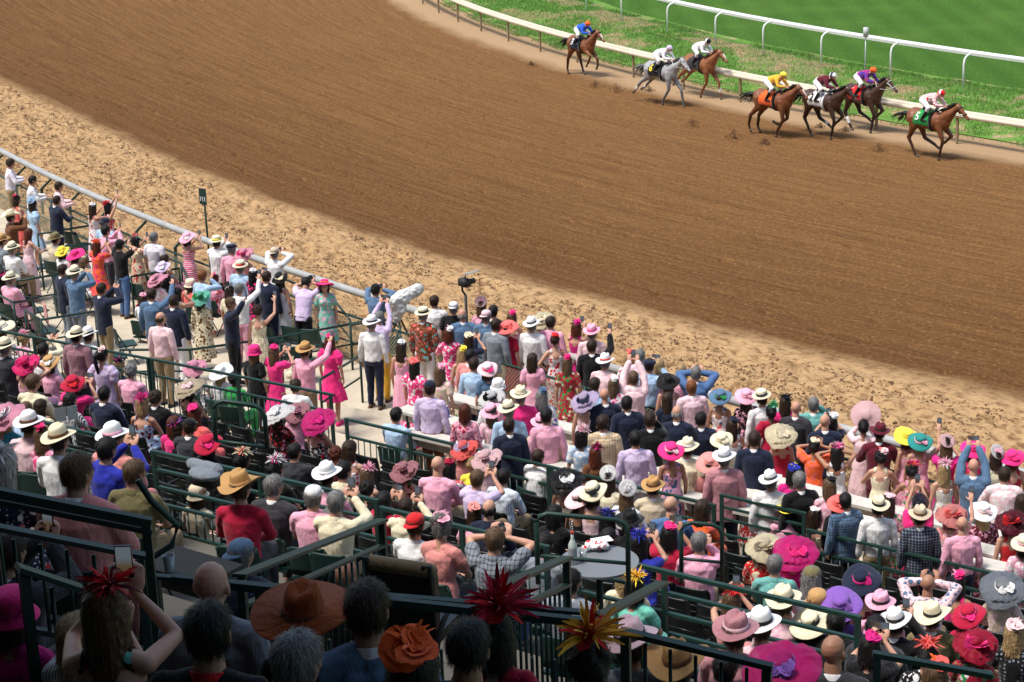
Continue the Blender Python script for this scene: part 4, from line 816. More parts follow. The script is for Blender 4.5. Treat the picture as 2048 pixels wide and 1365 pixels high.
# ------------------------------------------------------------------ the crowd: head centre in photo pixels, sex, pose, hair, hat, top, bottom, options
CROWD = """
22,328,m,f,cn,-,S.t.wh.lv,kh
66,362,m,f,sk,-,S.p.wh.gy,ch
118,374,m,f,sn,-,S.pp,gy
114,402,m,f,sn,-,J.nv,nv
34,401,w,a,mn,Y.hp,K.co,co
66,410,w,a,mn,Z.lb,Q.lb,lb
22,436,m,p,sn,C.cr.br,J.br,kh
58,468,w,f,lr,-,L.pp,pp
112,480,m,s,sn,F.ol.br,J.be,kh
5,483,m,s,sn,F.tn.br,J.gy,gy
25,499,m,s,sg,F.cr.nv,S.wh,kh
126,506,w,s,mn,W.yl.yl,B.wh,wh
152,513,w,s,mk,W.hp.hp,D.pk,pk
186,418,w,p,ln,Y.wh.pk,L.f.wh.rd.pk,rd
217,416,w,h,lk,X.rd.rd,L.f.rd.wh,rd
211,447,m,a,sg,P.nv.nv,S.lb,kh
212,463,m,p,sk,-,S.pk,ch
194,493,w,p,lr,X.org.org,Q.f.org.hp,org
240,491,m,b,sk,P.bk.bk,P.bk,bl
272,482,w,p,wk,X.rd.wh,D.f.cr.rd,cm
308,476,m,a,sg,-,P.p.wh.lv,kh
376,478,w,p,mn,W.pk.wh,K.t.hp.wh.z,hp
126,541,m,a,sn,-,J.nv,gy
150,548,m,p,sg,F.cr.bk,J.sb,gy
204,579,m,p,sn,-,J.nv,kh
22,560,m,s,sg,F.cr.bk,J.pk,pk
5,556,w,s,mk,W.bk.hp,B.bk,bk
327,537,w,s,mn,W.lv.wh,B.bk,bk
316,562,w,s,mk,O.pk.pk,D.f.wh.pk,pk,M
434,486,m,p,sn,B.cr.yl,J.wh,bk
464,499,m,a,sg,N.nv.nv,S.pk,nv
489,511,w,a,mn,O.pk.hp,K.sm,sm
481,536,m,a,sg,B.cr.rd,J.lb,kh
550,507,m,b,sg,P.be.be,S.wh,kh
507,551,w,p,lk,Y.wh.wh,D.f.bk.hp,bk
534,555,m,a,sn,-,J.nv,nv
561,560,w,a,wn,W.bk.cr,K.wh,wh
405,553,m,u,sc,-,S.lb,kh
381,571,w,s,mn,S.cr.pk,Q.co,co
402,598,w,a,ln,O.mt.gn,W.f.cr.br,br
460,584,w,a,mn,X.bk.wh,B.cr,cr
479,579,m,r,sg,-,S.wh,pk
516,623,w,r,cn,-,L.d.cr.br,br
462,608,m,r,st,-,J.nv,bk,yaw95
613,567,m,w,sk,-,P.lv,bk
649,574,w,a,mn,W.hp.org,D.f.mt.pk,mt,yaw170
304,590,m,r,sn,-,J.sb,be
348,603,m,a,sn,-,J.nv,wh
322,638,m,a,fn,-,S.pp,kh
355,588,w,u,lk,-,L.cr,cr
11,697,m,s,sg,F.cr.bk,J.ch,ch
8,660,w,s,mt,W.cr.wh,B.wh,wh
50,678,w,s,cy,X.pk.pk,D.pk,pk
83,684,m,t,cn,-,S.cr,kh
87,701,m,s,hk,-,S.wh,kh,M
54,732,w,v,mn,O.hp.hp,K.pk,pk
102,729,w,s,mn,W.tn.wh,D.pk,pk
154,674,m,a,sk,F.cr.bk,J.mv,ch
178,673,m,s,sn,F.wh.bk,J.wh,kh
205,712,w,a,pk,Y.pp.cr,Q.lv,lv
263,743,m,s,cg,-,S.pk,kh
240,735,w,s,my,X.nv.mg,D.nv,nv
67,766,m,s,st,-,S.cr,kh
147,772,w,t,mn,W.cm.rd,Q.hp,hp
141,802,w,s,lk,-,B.t.wh.bk,bk
209,789,m,s,sk,-,J.nv,kh
222,823,m,s,sn,F.wh.pk,J.sm,sm,w32
286,810,w,s,my,X.mg.mg,K.f.lb.bu,bl
312,797,m,s,cn,-,J.bk,bk
380,778,w,s,mn,O.be.pp,K.bk,bk
82,815,w,s,mn,-,B.cr,cr
59,852,m,s,sn,F.wh.br,S.pp,kh,w38
10,838,w,s,my,O.pk.wh,B.tq,tq,w40
88,874,w,s,wt,Y.hp.hp,D.f.pk.hp,pk
119,883,m,s,sn,F.cr.br,S.wh,kh
152,914,m,s,st,-,J.sm,sm,w58
214,897,m,t,sk,-,S.ry,kh,w44
270,947,m,s,st,-,P.ol,kh,w42
8,938,w,s,mo,X.wh.wh,D.f.nv.rd.wh,nv,w50
349,850,w,s,mr,-,D.hp,hp
380,855,m,s,sn,P.bk.bk,J.ch,ch
392,830,w,s,wr,Y.hp.hp,D.co,co
418,892,w,s,mk,W.cm.hp,B.bk,bk
486,922,w,s,uk,X.cr.co,B.bk,bk,M
552,938,w,s,uk,X.wh.mg,B.bk,bk
482,980,m,s,sn,C.tn.tn,S.cm,ch
548,974,m,s,sg,-,J.ch,ch,w40
655,954,m,s,hk,F.wh.wh,S.pk,ch,D
688,943,m,s,sk,-,S.cr,kh
627,996,m,s,sg,P.wh.wh,P.pk,kh
673,1006,m,t,sg,-,S.cr,kh,w42
735,951,w,s,wt,X.pk.pk,K.sm,sm
735,979,w,s,ck,-,B.bk,bk
557,832,w,s,ln,O.wh.wh,B.f.bk.pk.rd,bk
594,826,w,s,mn,O.du.pk,D.pk,pk
638,845,w,s,mn,O.mg.mg,K.f.bk.rd.wh,bk
672,910,w,s,cr,-,D.bu,bu
509,706,w,a,lt,S.hp.mg,P.bk,bk
549,706,w,p,lt,Y.hp.hp,Q.hp,hp
611,703,m,r,sn,F.tn.br,S.pk,kh
660,684,w,a,wr,Y.hp.hp,Q.hp,hp
443,748,w,s,ly,W.wh.wh,B.wh,wh
470,759,w,s,ck,-,P.gn,gn,D
390,738,w,s,mn,O.pk.pk,D.f.wh.bk,wh
592,773,m,s,sn,-,S.wh,kh
752,581,m,b,sk,P.bk.bk,S.sb,nv
744,649,m,a,sg,F.wh.bk,S.wh,nv
759,636,m,h,sg,-,S.lv,yw
847,631,m,a,sg,B.cr.bk,J.f.br.te.co,wh
869,604,m,a,sn,-,S.wh,ol
907,617,m,a,sg,P.wh.wh,P.bk,kh
925,631,m,a,fg,-,J.sb,nv
973,634,m,a,sg,P.pp.pp,J.sb,nv
987,624,m,a,sk,-,J.ch,ch
964,616,w,a,mt,Z.pp.pk,D.pk,pk
898,669,w,c,mr,Y.wh.pk,W.f.hp.wh,hp
938,681,w,p,ln,Y.cr.cr,D.nv,nv
992,651,m,a,sn,-,J.gy,cr
1016,659,w,a,un,W.co.co,D.cm,cm
1024,637,w,a,mt,Y.hp.hp,K.pk,pk
804,696,w,a,wn,Y.wh.wh,L.pk,pk
830,733,w,a,lk,Y.co.co,Q.f.hp.wh,hp
925,709,w,a,wy,Y.yl.yl,L.f.cr.gn.pk,cr
941,713,m,a,sk,-,J.sm,kh
948,730,m,a,sn,-,S.lb,nv
975,742,w,a,mn,W.pp.hp,B.sb,bl
996,774,w,a,mt,S.wh.wh,K.wh,wh
861,778,m,a,sn,P.nv.nv,S.lv,br
793,831,m,s,sk,-,S.lb,kh
984,800,w,a,mn,O.wh.bk,B.wh,wh
1064,652,m,a,sg,F.wh.bk,J.wh,bk
1084,642,w,a,mn,O.cr.cr,D.cr,cr
1102,646,m,a,sn,-,S.pk,kh
1153,656,w,p,mr,Y.mg.mg,K.mg,mg
1110,682,w,k,hn,Y.rd.rd,L.f.wh.rd,wh
1184,667,m,a,sg,F.pk.mg,S.pp,nv
1184,694,m,r,sn,-,J.bk,kh
1135,727,w,a,lt,Y.hp.hp,D.f.cm.cr.gn,cm
1211,727,m,f,sg,F.wh.rd,S.pp,kh
1258,717,w,a,wy,Y.co.co,D.f.wh.cm,wh
1280,713,m,a,sg,-,P.t.pk.wh,kh
1299,732,m,p,sn,N.nv.nv,S.lb,nv
1267,757,m,h,st,-,J.pp,bk
1319,732,w,a,ly,-,D.pp,pp
1337,767,w,a,lt,W.bk.bk,L.pp,pp
1041,794,m,a,sg,F.cr.cr,S.hp,kh
1084,794,w,a,wg,Y.sb.sb,W.f.wh.pu.bl,pu
1171,804,w,a,mt,O.lv.nv,K.pp,pp
1209,792,m,a,b,-,J.nv,nv
984,826,w,a,lt,W.pk.bk,D.f.pp.pk,pk
1018,823,m,a,sg,F.cr.bk,S.lb,nv
1018,852,m,a,sn,-,J.nv,nv
1084,850,m,a,sn,F.pk.bk,J.be,kh
1093,833,m,a,sk,-,S.pk,kh
1206,847,m,a,sn,-,J.p.be.tn,kh
1164,873,w,a,mk,X.pp.pk,D.f.lb.wh,lb
1254,808,m,a,sk,-,J.nv,nv
1300,841,m,u,sn,-,J.bk,bk
930,824,w,a,mr,-,W.f.pk.du.cm,pk
1271,879,m,a,sk,-,S.lv,wh
1392,748,m,b,sg,-,J.bl,nv
1383,776,m,a,sc,-,J.t.pk.wh,pk
1363,742,w,a,ly,-,D.pk,pk
1441,797,w,a,un,W.sb.gn,L.f.wh.bl.co,wh,M
1492,796,w,a,ln,W.pk.pk,D.f.bk.pk,bk
1524,798,m,a,sn,B.cr.ch,S.wh,wh
1542,825,w,a,uk,X.gn.mt,Q.cm,cm,D
1571,807,w,a,wn,X.nv.bk,B.hp,hp
1592,818,m,a,b,-,J.ch,ch
1627,810,m,u,sg,-,J.te,gy
1354,827,m,c,fg,-,J.nv,nv
1402,840,m,a,sk,-,J.nv,nv
1342,906,w,a,un,W.hp.pp,L.f.pk.bl,pk,M
1375,899,m,a,sn,F.cr.wh,J.cr,kh
1443,884,w,a,mt,W.cr.cr,D.cr,cr
1464,852,w,c,ln,Y.nv.nv,K.wh,wh
1509,880,m,a,sn,-,J.nv,nv
1562,873,w,a,un,O.cr.cr,L.cm,cm
1421,931,w,a,un,W.sm.sm,D.sm,sm
1449,919,m,a,sg,F.wh.gy,J.du,nv
1511,928,w,a,lr,X.wh.wh,W.f.rd.wh,rd
1542,965,m,a,sg,F.wh.bk,J.wh,wh
1599,962,m,a,sg,-,J.bk,bk
1586,948,w,a,mk,Y.ry.yl,D.mg,mg
1306,977,m,s,sk,F.tn.br,J.be,kh
1629,894,w,b,uk,Y.cr.co,Q.f.org.co,org,M
1650,845,m,a,b,-,J.nv,nv
1663,845,w,p,mk,Y.wh.wh,D.nv,nv
1727,855,w,p,uk,D.pp.pp,W.pp,pp,M
1759,868,m,f,hk,F.bu.bk,J.bu,bu,D
1814,877,w,a,mr,W.yl.yl,K.pk,pk
1840,887,w,r,my,W.tl.pk,K.pk,pk
1893,897,w,p,mt,Z.pp.bk,D.mg,mg
1945,903,w,a,mn,W.hp.hp,D.f.hp.org,hp
1673,906,w,b,lk,X.pk.mg,K.wh,wh,M
1762,917,w,f,ck,Y.pp.co,K.cr,cr
1947,934,m,h,b,-,J.sb,sb
1991,919,w,a,mn,Z.wh.pk,D.cr,cr
2025,920,w,a,mr,W.hp.hp,K.cm,cm
1823,943,w,f,ck,X.mg.org,K.f.pk.hp.gn,pk,M
1888,941,w,a,wy,X.pk.wh,L.f.wh.cr,wh
2009,951,m,f,sn,-,J.f.pp.wh,pp
1659,974,w,f,lt,Y.bk.wh,W.f.pk.pp,pk
1776,1007,w,a,ln,Y.pp.pp,D.f.pk.gn,pk
1837,1019,w,h,wt,Z.nv.nv,D.hp,hp
1902,1034,w,r,mn,O.sm.co,D.f.sm.pp,sm
1966,1027,w,a,wy,W.wh.pp,W.f.bu.pk,bu
2022,1047,w,a,mn,O.bu.rd,K.rd,rd
1626,1032,w,t,wn,Y.wh.mg,K.cr,cr
1690,1022,m,a,sk,-,J.p.sb.ch,ch
1755,1042,m,a,sk,F.cr.bk,S.wh,kh
1677,1064,w,a,mn,W.co.co,W.bk,bk
1839,1066,m,a,sn,F.be.br,J.p.nv.gy,nv
1923,1084,m,a,b,-,S.pk,nv
1077,916,m,s,sn,-,J.wh,wh,yaw60
1133,964,w,s,cn,O.bk.wh,K.cr,cr,M
1191,932,w,a,wr,X.bu.mg,D.br,br
1219,963,w,s,ln,Z.wh.wh,D.cr,cr
1254,992,w,s,wt,Z.wh.wh,W.wh,wh
1160,1001,w,s,mn,W.pp.bk,K.d.bk.wh,bk,M
1188,988,w,s,mn,W.cr.bk,K.pp,pp
1342,1013,m,s,b,-,S.bl,nv
1404,1018,w,s,wn,-,D.f.org.co,org
1217,1045,w,s,mk,X.ry.nv,B.bk,bk
1217,1078,m,s,sk,-,P.nv,nv
1259,1049,m,s,sn,F.bk.bk,S.bk,bk
1279,1089,w,t,lk,X.ry.ry,D.ry,ry
1338,1071,w,t,mk,Y.hp.hp,D.cm,cm,M
1399,1086,m,u,sg,-,S.pk,kh,w30
1090,1088,m,s,sk,-,P.gy,gy
990,1081,m,v,st,-,P.p.gy.ch,bl,w48
884,1031,w,s,vg,Y.pk.pk,B.sm,ch,w46
950,1028,w,s,ln,Y.sm.pp,D.pk,pk
979,1019,m,s,fk,-,S.nv,nv
1008,955,m,s,sk,-,S.t.wh.lb,kh
955,959,m,t,st,-,P.lv,kh
876,932,m,s,b,-,S.pk,kh
810,945,w,s,mn,O.du.du,K.f.bu.hp.gn,bu
900,938,w,s,mk,Y.cm.cm,D.f.rd.wh,rd
930,902,w,s,mr,O.co.lv,D.sm,sm
975,922,w,s,mt,O.pp.pp,D.pp,pp
948,930,w,s,uy,-,B.yl,cr
768,1004,w,t,mk,-,D.cm,cm
812,1015,m,t,sn,-,S.cr,kh
832,1052,m,s,sn,P.rd.rd,S.wh,kh
1578,1022,m,s,sg,F.yl.bk,S.pk,kh
1527,1098,w,s,mn,O.cr.be,D.f.rd.cr,rd
1592,1108,w,s,mn,O.mg.hp,D.f.mg.rd,mg
1550,1131,m,s,sg,-,P.te,kh
1623,1158,m,s,wg,P.ol.ol,P.wh,kh
1724,1166,w,s,mn,W.nv.mg,K.bu,bu
1463,1203,w,t,mt,X.rd.rd,K.sm,sm
1568,1207,m,u,sn,F.cr.bk,S.f.pp.pk,kh
1471,1270,m,s,sn,F.du.pp,S.du,kh,w50
1634,1208,w,s,mn,S.tn.br,D.be,be
1682,1216,w,s,mn,W.pu.pu,D.pu,pu
1672,1246,m,s,sk,-,J.bk,bk
1667,1300,m,s,b,-,J.ch,ch,M,w46
1565,1346,w,s,uk,O.mg.pu,D.mg,mg,w55
1356,1340,m,s,sn,C.tn.br,J.ch,ch,w60
1452,1340,m,s,sk,-,S.ch,ch,w46
1856,1170,m,v,b,-,S.f.pp.sb,kh,M
1915,1168,w,s,mk,Y.hp.pk,K.hp,hp,M
2006,1181,w,s,my,O.gy.wh,D.f.be.pp,be
1760,1213,m,s,sn,F.pk.bk,S.pk,kh
1792,1249,m,t,sk,F.wh.bk,J.bk,bk
1864,1238,m,s,sn,C.cr.bk,J.ol,ol
1939,1236,w,s,mn,W.cm.hp,D.cm,cm
1950,1294,w,s,mn,O.cm.hp,D.f.cm.wh.gn,cm
2030,1268,w,s,wy,Y.pp.pp,D.d.bk.gy,bk
1752,1258,m,s,sk,-,J.ch,ch
1740,1295,w,t,mk,Y.mg.hp,B.bk,bk
1856,1312,w,s,uk,X.co.co,B.f.bk.wh,bk,w38
22,1122,m,t,sn,-,J.ch,ch,w62
30,1285,w,s,mn,S.hp.mg,B.mg,bk,w72
161,1318,w,t,my,-,B.t.wh.gy,gy,w72
212,1222,w,p,lt,X.rd.bu,K.f.bk.mt.rd,bk,w68
424,1184,m,a,b,-,J.gy,gy,w74
418,1268,m,a,sk,-,T.bk,bk,w80
608,1246,w,a,mt,T.ru.ru,B.bk,bk,w72
735,1222,m,a,sn,-,J.sb,sb,w74
596,1328,m,a,sg,-,J.bk,bk,w84
937,1300,m,a,hk,-,S.bk,bk,M,w84
990,1312,w,a,mk,X.cm.rd,D.cm,cm,w66,hs1.8
830,1352,w,a,mk,Y.org.org,D.bk,bk,w84,hs1.3
1182,1330,w,a,ck,X.yw.rd,B.bk,bk,w74,hs1.6
1262,1280,m,s,sn,F.pp.bk,S.gy,gy,w52
52,822,m,s,st,-,S.lb,kh
694,1158,m,s,b,-,J.bk,bk,M,w40
484,1112,m,s,sg,P.sb.sb,S.nv,nv,w38
396,992,w,s,mn,S.be.br,B.be,be
1142,1166,m,s,sk,-,J.gy,gy,w36
1251,1152,w,s,ly,-,D.cr,cr
1270,1176,w,s,mk,X.yw.yl,D.mt,mt
1523,1257,m,s,sn,F.wh.bk,S.f.pp.pk,kh
1622,1252,w,s,mn,W.cr.bk,D.bk,bk
2043,1006,w,a,mn,-,D.pp,pp
2046,1128,w,a,mn,W.cr.pk,D.f.pk.wh,pk
355,862,w,s,mn,X.pu.mg,D.f.bk.pu,bk
330,520,w,s,mn,-,K.pk,pk
288,600,w,s,ln,Y.pk.pk,B.wh,wh
430,560,w,s,lr,Y.hp.rd,D.f.pk.rd,pk
168,528,w,s,mt,-,D.wh,wh
1335,800,w,a,ln,-,D.nv,nv
1228,770,w,a,lt,Y.wh.wh,D.f.wh.hp,wh
1065,720,w,a,wn,-,D.pk,pk
1190,770,m,a,sn,-,S.lb,nv
880,745,w,a,wt,Y.pk.pk,D.f.cr.pk,cr
700,900,w,s,mn,-,K.f.wh.rd,rd
590,905,m,s,sk,-,S.ch,ch
1110,1030,w,s,mk,-,B.bk,bk
1870,1352,w,s,mt,Y.co.org,D.f.pk.co,pk,w46
"""
TARGET = un(1690, 235, 0)
POSEW = dict(a='', f='leaning forward', p='holding up a phone', h='with both arms raised high', r='with the right arm raised', b='with both hands at the eyes', k='with hands on hips', c='with folded arms', w='bending with a camera',
 s='seated', t='seated, holding up a phone', u='with one hand to the head', v='seated with binoculars', x='with both arms raised high')
HAIRW = dict(s='short', h='cropped', c='curly', m='shoulder length', l='long straight', w='long wavy', u='pinned up', p='ponytailed', f='thinning', v='swept up')
HATW = dict(F='fedora', C='cowboy hat', B='boater', W='wide brimmed hat', O='big organza hat', S='cloche hat', P='cap', N='flat cap', X='feather fascinator', Y='flower fascinator', Z='disc fascinator', D='tilted disc hat', T='wide flat brimmed hat')
TOPW = dict(S='shirt', J='jacket', P='short sleeved top', K='sleeveless dress', L='long sleeveless dress', D='dress', Q='puff sleeved dress', W='long sleeved dress', B='blouse', T='tee shirt')
def cname(tok):
    p = tok.split('.'); pre = ''
    if len(p[0]) == 1: pre = {'f': 'floral', 'p': 'checked', 't': 'striped', 'd': 'spotted'}[p[0]]; p = p[1:]
    return (PAL[p[0]][0] + ' ' + pre).strip()
LX = {1: ['pink', 'hot pink']}
PEOPLE = []; SEATED = []; USED = set()
def mkperson(line):
    f = line.split(','); x, y = float(f[0]), float(f[1]); sex, pose, hair, hat, top, bot = f[2:8]; opt = f[8:]
    sit = pose in 'stvx' or (pose == 'u' and (y > 1000)); arm = {'t': 'p', 'v': 'b', 'x': 'h'}.get(pose, pose)
    sk = 'L'; hsc = 1.0; hint = None; yaw = None; fine = False
    for o_ in opt:
        if o_ in 'MD': sk = o_
        elif o_.startswith('hs'): hsc = float(o_[2:])
        elif o_[0] == 'w': wpx = float(o_[1:]); hint = F * .172 / wpx; fine = wpx > 39
        elif o_.startswith('yaw'): yaw = float(o_[3:])
    if y > 1240 and pose == 'x': sit = False
    rs = random.Random(int(x * 7 + y * 13)); turn = rs.choice((0, 24, 24)) if not yaw else 0
    if arm in 'pbhf' : turn = 0
    me, J = body_mesh(sex, sit, arm, turn, fine); sc = 1.0 if sex == 'w' else 1.055; hh = J['hd'][2] * sc
    base, p = place(x, y, hh, hint, sit); s = sc * min(1.07, max(.93, (p[2] - base[2]) / hh))
    dx, dy = TARGET[0] - p[0], TARGET[1] - p[1]; face = math.atan2(dx, dy) if yaw is None else rad(yaw)
    if yaw is None: face += rad(rs.uniform(-16, 12)) - rad(turn) * .6
    if sit: face = face * .55 + math.atan2(-NB_[0], -NB_[1]) * .45
    rz = -face; hx, hy = J['hd'][0] * s, J['hd'][1] * s; ox, oy = hx * math.cos(rz) - hy * math.sin(rz), hx * math.sin(rz) + hy * math.cos(rz)
    root = empty('person', (p[0] - ox, p[1] - oy, base[2] + .004), rz, s)
    link(me, 'body', root, [skin(sk)])
    k = top[0]; spec = top[2:]; sd = int(x + y) % 2; kk = 'P' if k == 'T' else k
    if k in 'SJP' and spec.startswith('t.') : pass
    tm = top_mesh(J, kk, sd)
    nm = 'jacket' if k == 'J' else 'shirt' if k in 'SPT' else 'blouse' if k == 'B' else 'dress'; link(tm, nm, root, [fabric(spec)])
    if k in 'SJPTB': link(pants_mesh(J), 'trousers', root, [fabric(bot)])
    if k == 'J': link(collar_mesh(J), 'collar', root, [fabric('wh' if sex == 'm' else 'cr')])
    elif k in 'SPT': link(collar_mesh(J), 'collar', root, [fabric('rd' if k == 'T' else spec)])
    for sm_ in (shoes_mesh(J) if not sit or y < 700 else []): link(sm_, 'shoe', root, [plain('brown_shoe_leather', (.10, .045, .02), .4) if sex == 'm' and sd else plain('black_shoe_leather', (.015, .015, .016), .35) if sex == 'm' else fabric(bot.split('.')[0])])
    R3 = J['HR']; HM = Matrix(((*R3[0], J['hd'][0]), (*R3[1], J['hd'][1]), (*R3[2], J['hd'][2]), (0, 0, 0, 1)))
    if hair != 'b':
        st, hc = hair[0], hair[1]; 
        if hat[0] in 'PN' and st in 'c': st = 's'
        link(hair_mesh(st), 'hair', root, [hairm(hc)], mat=HM)
    if hat != '-':
        h = hat.split('.'); kd = h[0]; v = int(x) % 3; c1 = h[1]; c2 = h[2] if len(h) > 2 else h[1]; parts = hat_parts(kd, v); tl = {'P': -.02, 'N': 0, 'O': -.38, 'W': -.34}.get(kd, .16) + rs.uniform(-.08, .05)
        HMt = HM @ Matrix.Rotation(tl * (-1 if kd in 'OW' else .5), 4, 'X') @ Matrix.Rotation(rs.uniform(-.12, .12), 4, 'Y') @ Matrix.Translation((0, 0, .06 * (1 - hsc))) @ Matrix.Scale(hsc, 4); ho = None
        for (n_, pm, ci) in parts:
            cc = (c1, c2, c2)[ci]; 
            if n_ in ('hat', 'disc') and kd in 'FCBT' : mt = straw(cc) if cc in ('cr', 'tn', 'be', 'yl', 'wh') else fabric(cc)
            elif kd in 'OZD' and ci == 0: mt = fabric('o.' + cc)
            else: mt = fabric(cc)
            if ho is None: ho = link(pm, n_, root, [mt], mat=HMt)
            else: link(pm, n_, ho, [mt])
    # words
    base_l = f"{'man' if sex == 'm' else 'woman'} in {cname(spec)} {TOPW[k]}"
    if hat != '-':
        h = hat.split('.'); extra = f"and {PAL[h[1]][0]} {HATW[h[0]]}" 
        if h[0] in 'FCBWS' and len(h) > 2 and h[2] != h[1] and h[0] in 'FCB': extra2 = f"with {PAL[h[2]][0]} band"
        elif len(h) > 2 and h[2] != h[1]: extra2 = f"trimmed in {PAL[h[2]][0]}"
        else: extra2 = ''
    else: extra = 'and bald head' if hair == 'b' else f"and {HAIRW[hair[0]]} {HAIRN[hair[1]]} hair"; extra2 = ''
    if k in 'SJPT': low = f"over {PAL[bot][0]} trousers"
    else: low = ''
    PEOPLE.append(dict(root=root, x=x, y=y, short=base_l, extra=extra, extra2=extra2, pose=POSEW[pose], p=p, sit=sit, base=base, s=s, rz=rz, J=J, arm=arm, hatc=hat, low=low, code=pose))
    return root
PH_BODY = M().box((0, 0, 0), (.074, .009, .152)).mesh('phone', False, [plain('phone_case_black', (.02, .02, .024), .25, spec=.6)])
def screen_mat():
    b = NB('phone_screen', .15, .6); b.col((.02, .03, .05, 1)); v = b.co(); sx = b.n('SeparateXYZ', {0: v}); c = b.mix(b.ramp(sx.outputs[2], -.02, .02), (.25, .16, .08, 1), (.30, .36, .42, 1)); b.t.links.new(c, b.b.inputs['Emission Color']); b.b.inputs['Emission Strength'].default_value = .25; return b.m
PH_SCR = M().box((0, -.0052, 0), (.066, .0015, .140)).mesh('screen', False, [screen_mat()])
def gadget(P):
    J, s, root = P['J'], P['s'], P['root']; arm = P['arm']; c, sn = math.cos(P['rz']), math.sin(P['rz'])
    def wp(v): v = v * s; return (root.location.x + v[0] * c - v[1] * sn, root.location.y + v[0] * sn + v[1] * c, root.location.z + v[2])
    if arm in 'phr':
        v = (J['wrl'] + J['wrr']) / 2 + V3(0, .055, .125) if arm in 'ph' else J['wrr'] + V3(0, .07, .13)
        t = empty('phone', wp(v), P['rz'], s); ls = (int(P['x']) % 3 == 0) and arm != 'r'
        o = link(PH_BODY, 'phone_body', t); 
        if ls: o.rotation_euler = (0, rad(90), 0)
        sc_ = link(PH_SCR, 'screen', o); P['g'] = (t, 'phone')
    elif arm in 'bw' and P['code'] in 'vb' and int(P['x']) % 2 == 0:
        t = empty('binoculars', wp((J['wrl'] + J['wrr']) / 2 + V3(0, .075, .065)), P['rz'], s); m = M()
        for q in (-1, 1): m.cap((q * .035, -.05, 0), .020, (q * .035, .07, 0), .028, 12)
        m.box((0, 0, 0), (.05, .05, .02)); obj(m, 'barrel', plain('black_rubber', (.02, .02, .02), .6), t); P['g'] = (t, 'binoculars')
    elif arm == 'w' or P['code'] == 'b':
        t = empty('camera_body', wp((J['wrl'] + J['wrr']) / 2 + V3(0, .06, .06)), P['rz'], s); obj(M().box((0, 0, 0), (.14, .07, .10)).box((0, 0, .06), (.06, .06, .03)), 'camera_case', plain('camera_black', (.02, .02, .02), .5), t, smooth=False)
        obj(M().tube([(0, .03, 0), (0, .16, 0)], .038, 14), 'lens', plain('camera_black', (.02, .02, .02), .5), t); P['g'] = (t, 'camera')
for ln in CROWD.strip().split('\n'): mkperson(ln)
for P in PEOPLE: gadget(P)
def words_of(l): return len(l.split())
def zone(P):
    x, y, d = P['x'], P['y'], dcoord(P['p'])
    return 'spectators standing in the trackside boxes' if d < 0 else 'racegoers in the shaded top rows' if d > 13.5 else 'racegoers in the stadium seats'
from collections import Counter
def assign():
    un_ = PEOPLE[:]; lab = {}
    def cand(P, lvl):
        a = P['short'] + ' ' + P['extra']
        if lvl == 0: return a
        if lvl == 1: return (a + ' ' + P['extra2']).strip()
        if lvl == 2: return (a + ' ' + P['extra2']).strip() + (' ' + P['pose'] if P['pose'] else ' ' + P['low'] if P['low'] else '')
        q = sorted((o for o in PEOPLE if o is not P), key=lambda o: math.hypot(o['x'] - P['x'], (o['y'] - P['y']) * 1.2))[:6]
        nb = q[(lvl - 3) % 6]; side = 'left of' if nb['x'] > P['x'] else 'right of'
        r = a + f", {side} the {nb['short']}" if lvl < 9 else P['short'] + f", {side} the {nb['short']}"
        w_ = r.split(); return ' '.join(w_) if len(w_) <= 14 else 'x' * 5 + str(id(P))
    lv = {id(P): 0 for P in PEOPLE}
    for it in range(20):
        L = {id(P): cand(P, lv[id(P)]).strip() for P in PEOPLE}; c = Counter(L.values()); bad = [P for P in PEOPLE if c[L[id(P)]] > 1 or words_of(L[id(P)]) > 14 or L[id(P)].startswith('xxxxx')]
        if not bad: break
        for P in bad: lv[id(P)] = min(14, lv[id(P)] + 1)
    for P in PEOPLE:
        l = cand(P, lv[id(P)]).strip(); 
        if l.startswith('xxxxx'): l = P['short'] + ' ' + P['extra']
        P['label'] = l; tag(P['root'], l, 'person', zone(P))
        if 'g' in P:
            t, n_ = P['g']; l2 = f"{ {'phone': 'black phone', 'binoculars': 'black binoculars', 'camera': 'black camera'}[n_] } held by the {l}"; w_ = l2.split()
            if len(w_) > 16: l2 = f'{n_} of ' + l
            tag(t, l2, n_, {'phone': 'phones held up by racegoers', 'binoculars': 'binoculars', 'camera': 'cameras'}[n_])
assign()
# ------------------------------------------------------------------ seats and chairs
SEATP = plain('dark_seat_plastic', (.009, .012, .012), .35, var=.3, sc=4, spec=.5); CHP = plain('dark_green_chair_plastic', (.012, .040, .034), .4, var=.2, sc=4)
FACE = -math.atan2(-NB_[0], -NB_[1])
def arcpanel(m, w_, h, z0, y0, bow, th, tilt=0.0, n=9):
    V = []; 
    for s in (0, 1):
        for j, zz in enumerate((0, .25, .5, .75, .93, 1.0)):
            for i in range(n):
                x = (i / (n - 1) - .5) * w_ * (1 if zz < .9 else .86 if zz > .99 else .97); V.append([x, y0 + bow * (2 * x / w_) ** 2 + s * th - tilt * zz * h, z0 + zz * h])
    q = 6 * n; Fc = []
    for s in (0, 1):
        for j in range(5):
            for i in range(n - 1): a = s * q + j * n + i; f_ = (a, a + 1, a + n + 1, a + n); Fc.append(f_ if s == 0 else f_[::-1])
    for i in range(n - 1): Fc.append((5 * n + i, 5 * n + i + 1, q + 5 * n + i + 1, q + 5 * n + i)); Fc.append((i + 1, i, q + i, q + i + 1))
    for j in range(5): Fc.append((j * n, (j + 1) * n, q + (j + 1) * n, q + j * n)); Fc.append(((j + 1) * n - 1, (j + 2) * n - 1, q + (j + 2) * n - 1, q + (j + 1) * n - 1))
    return m.add(V, Fc)
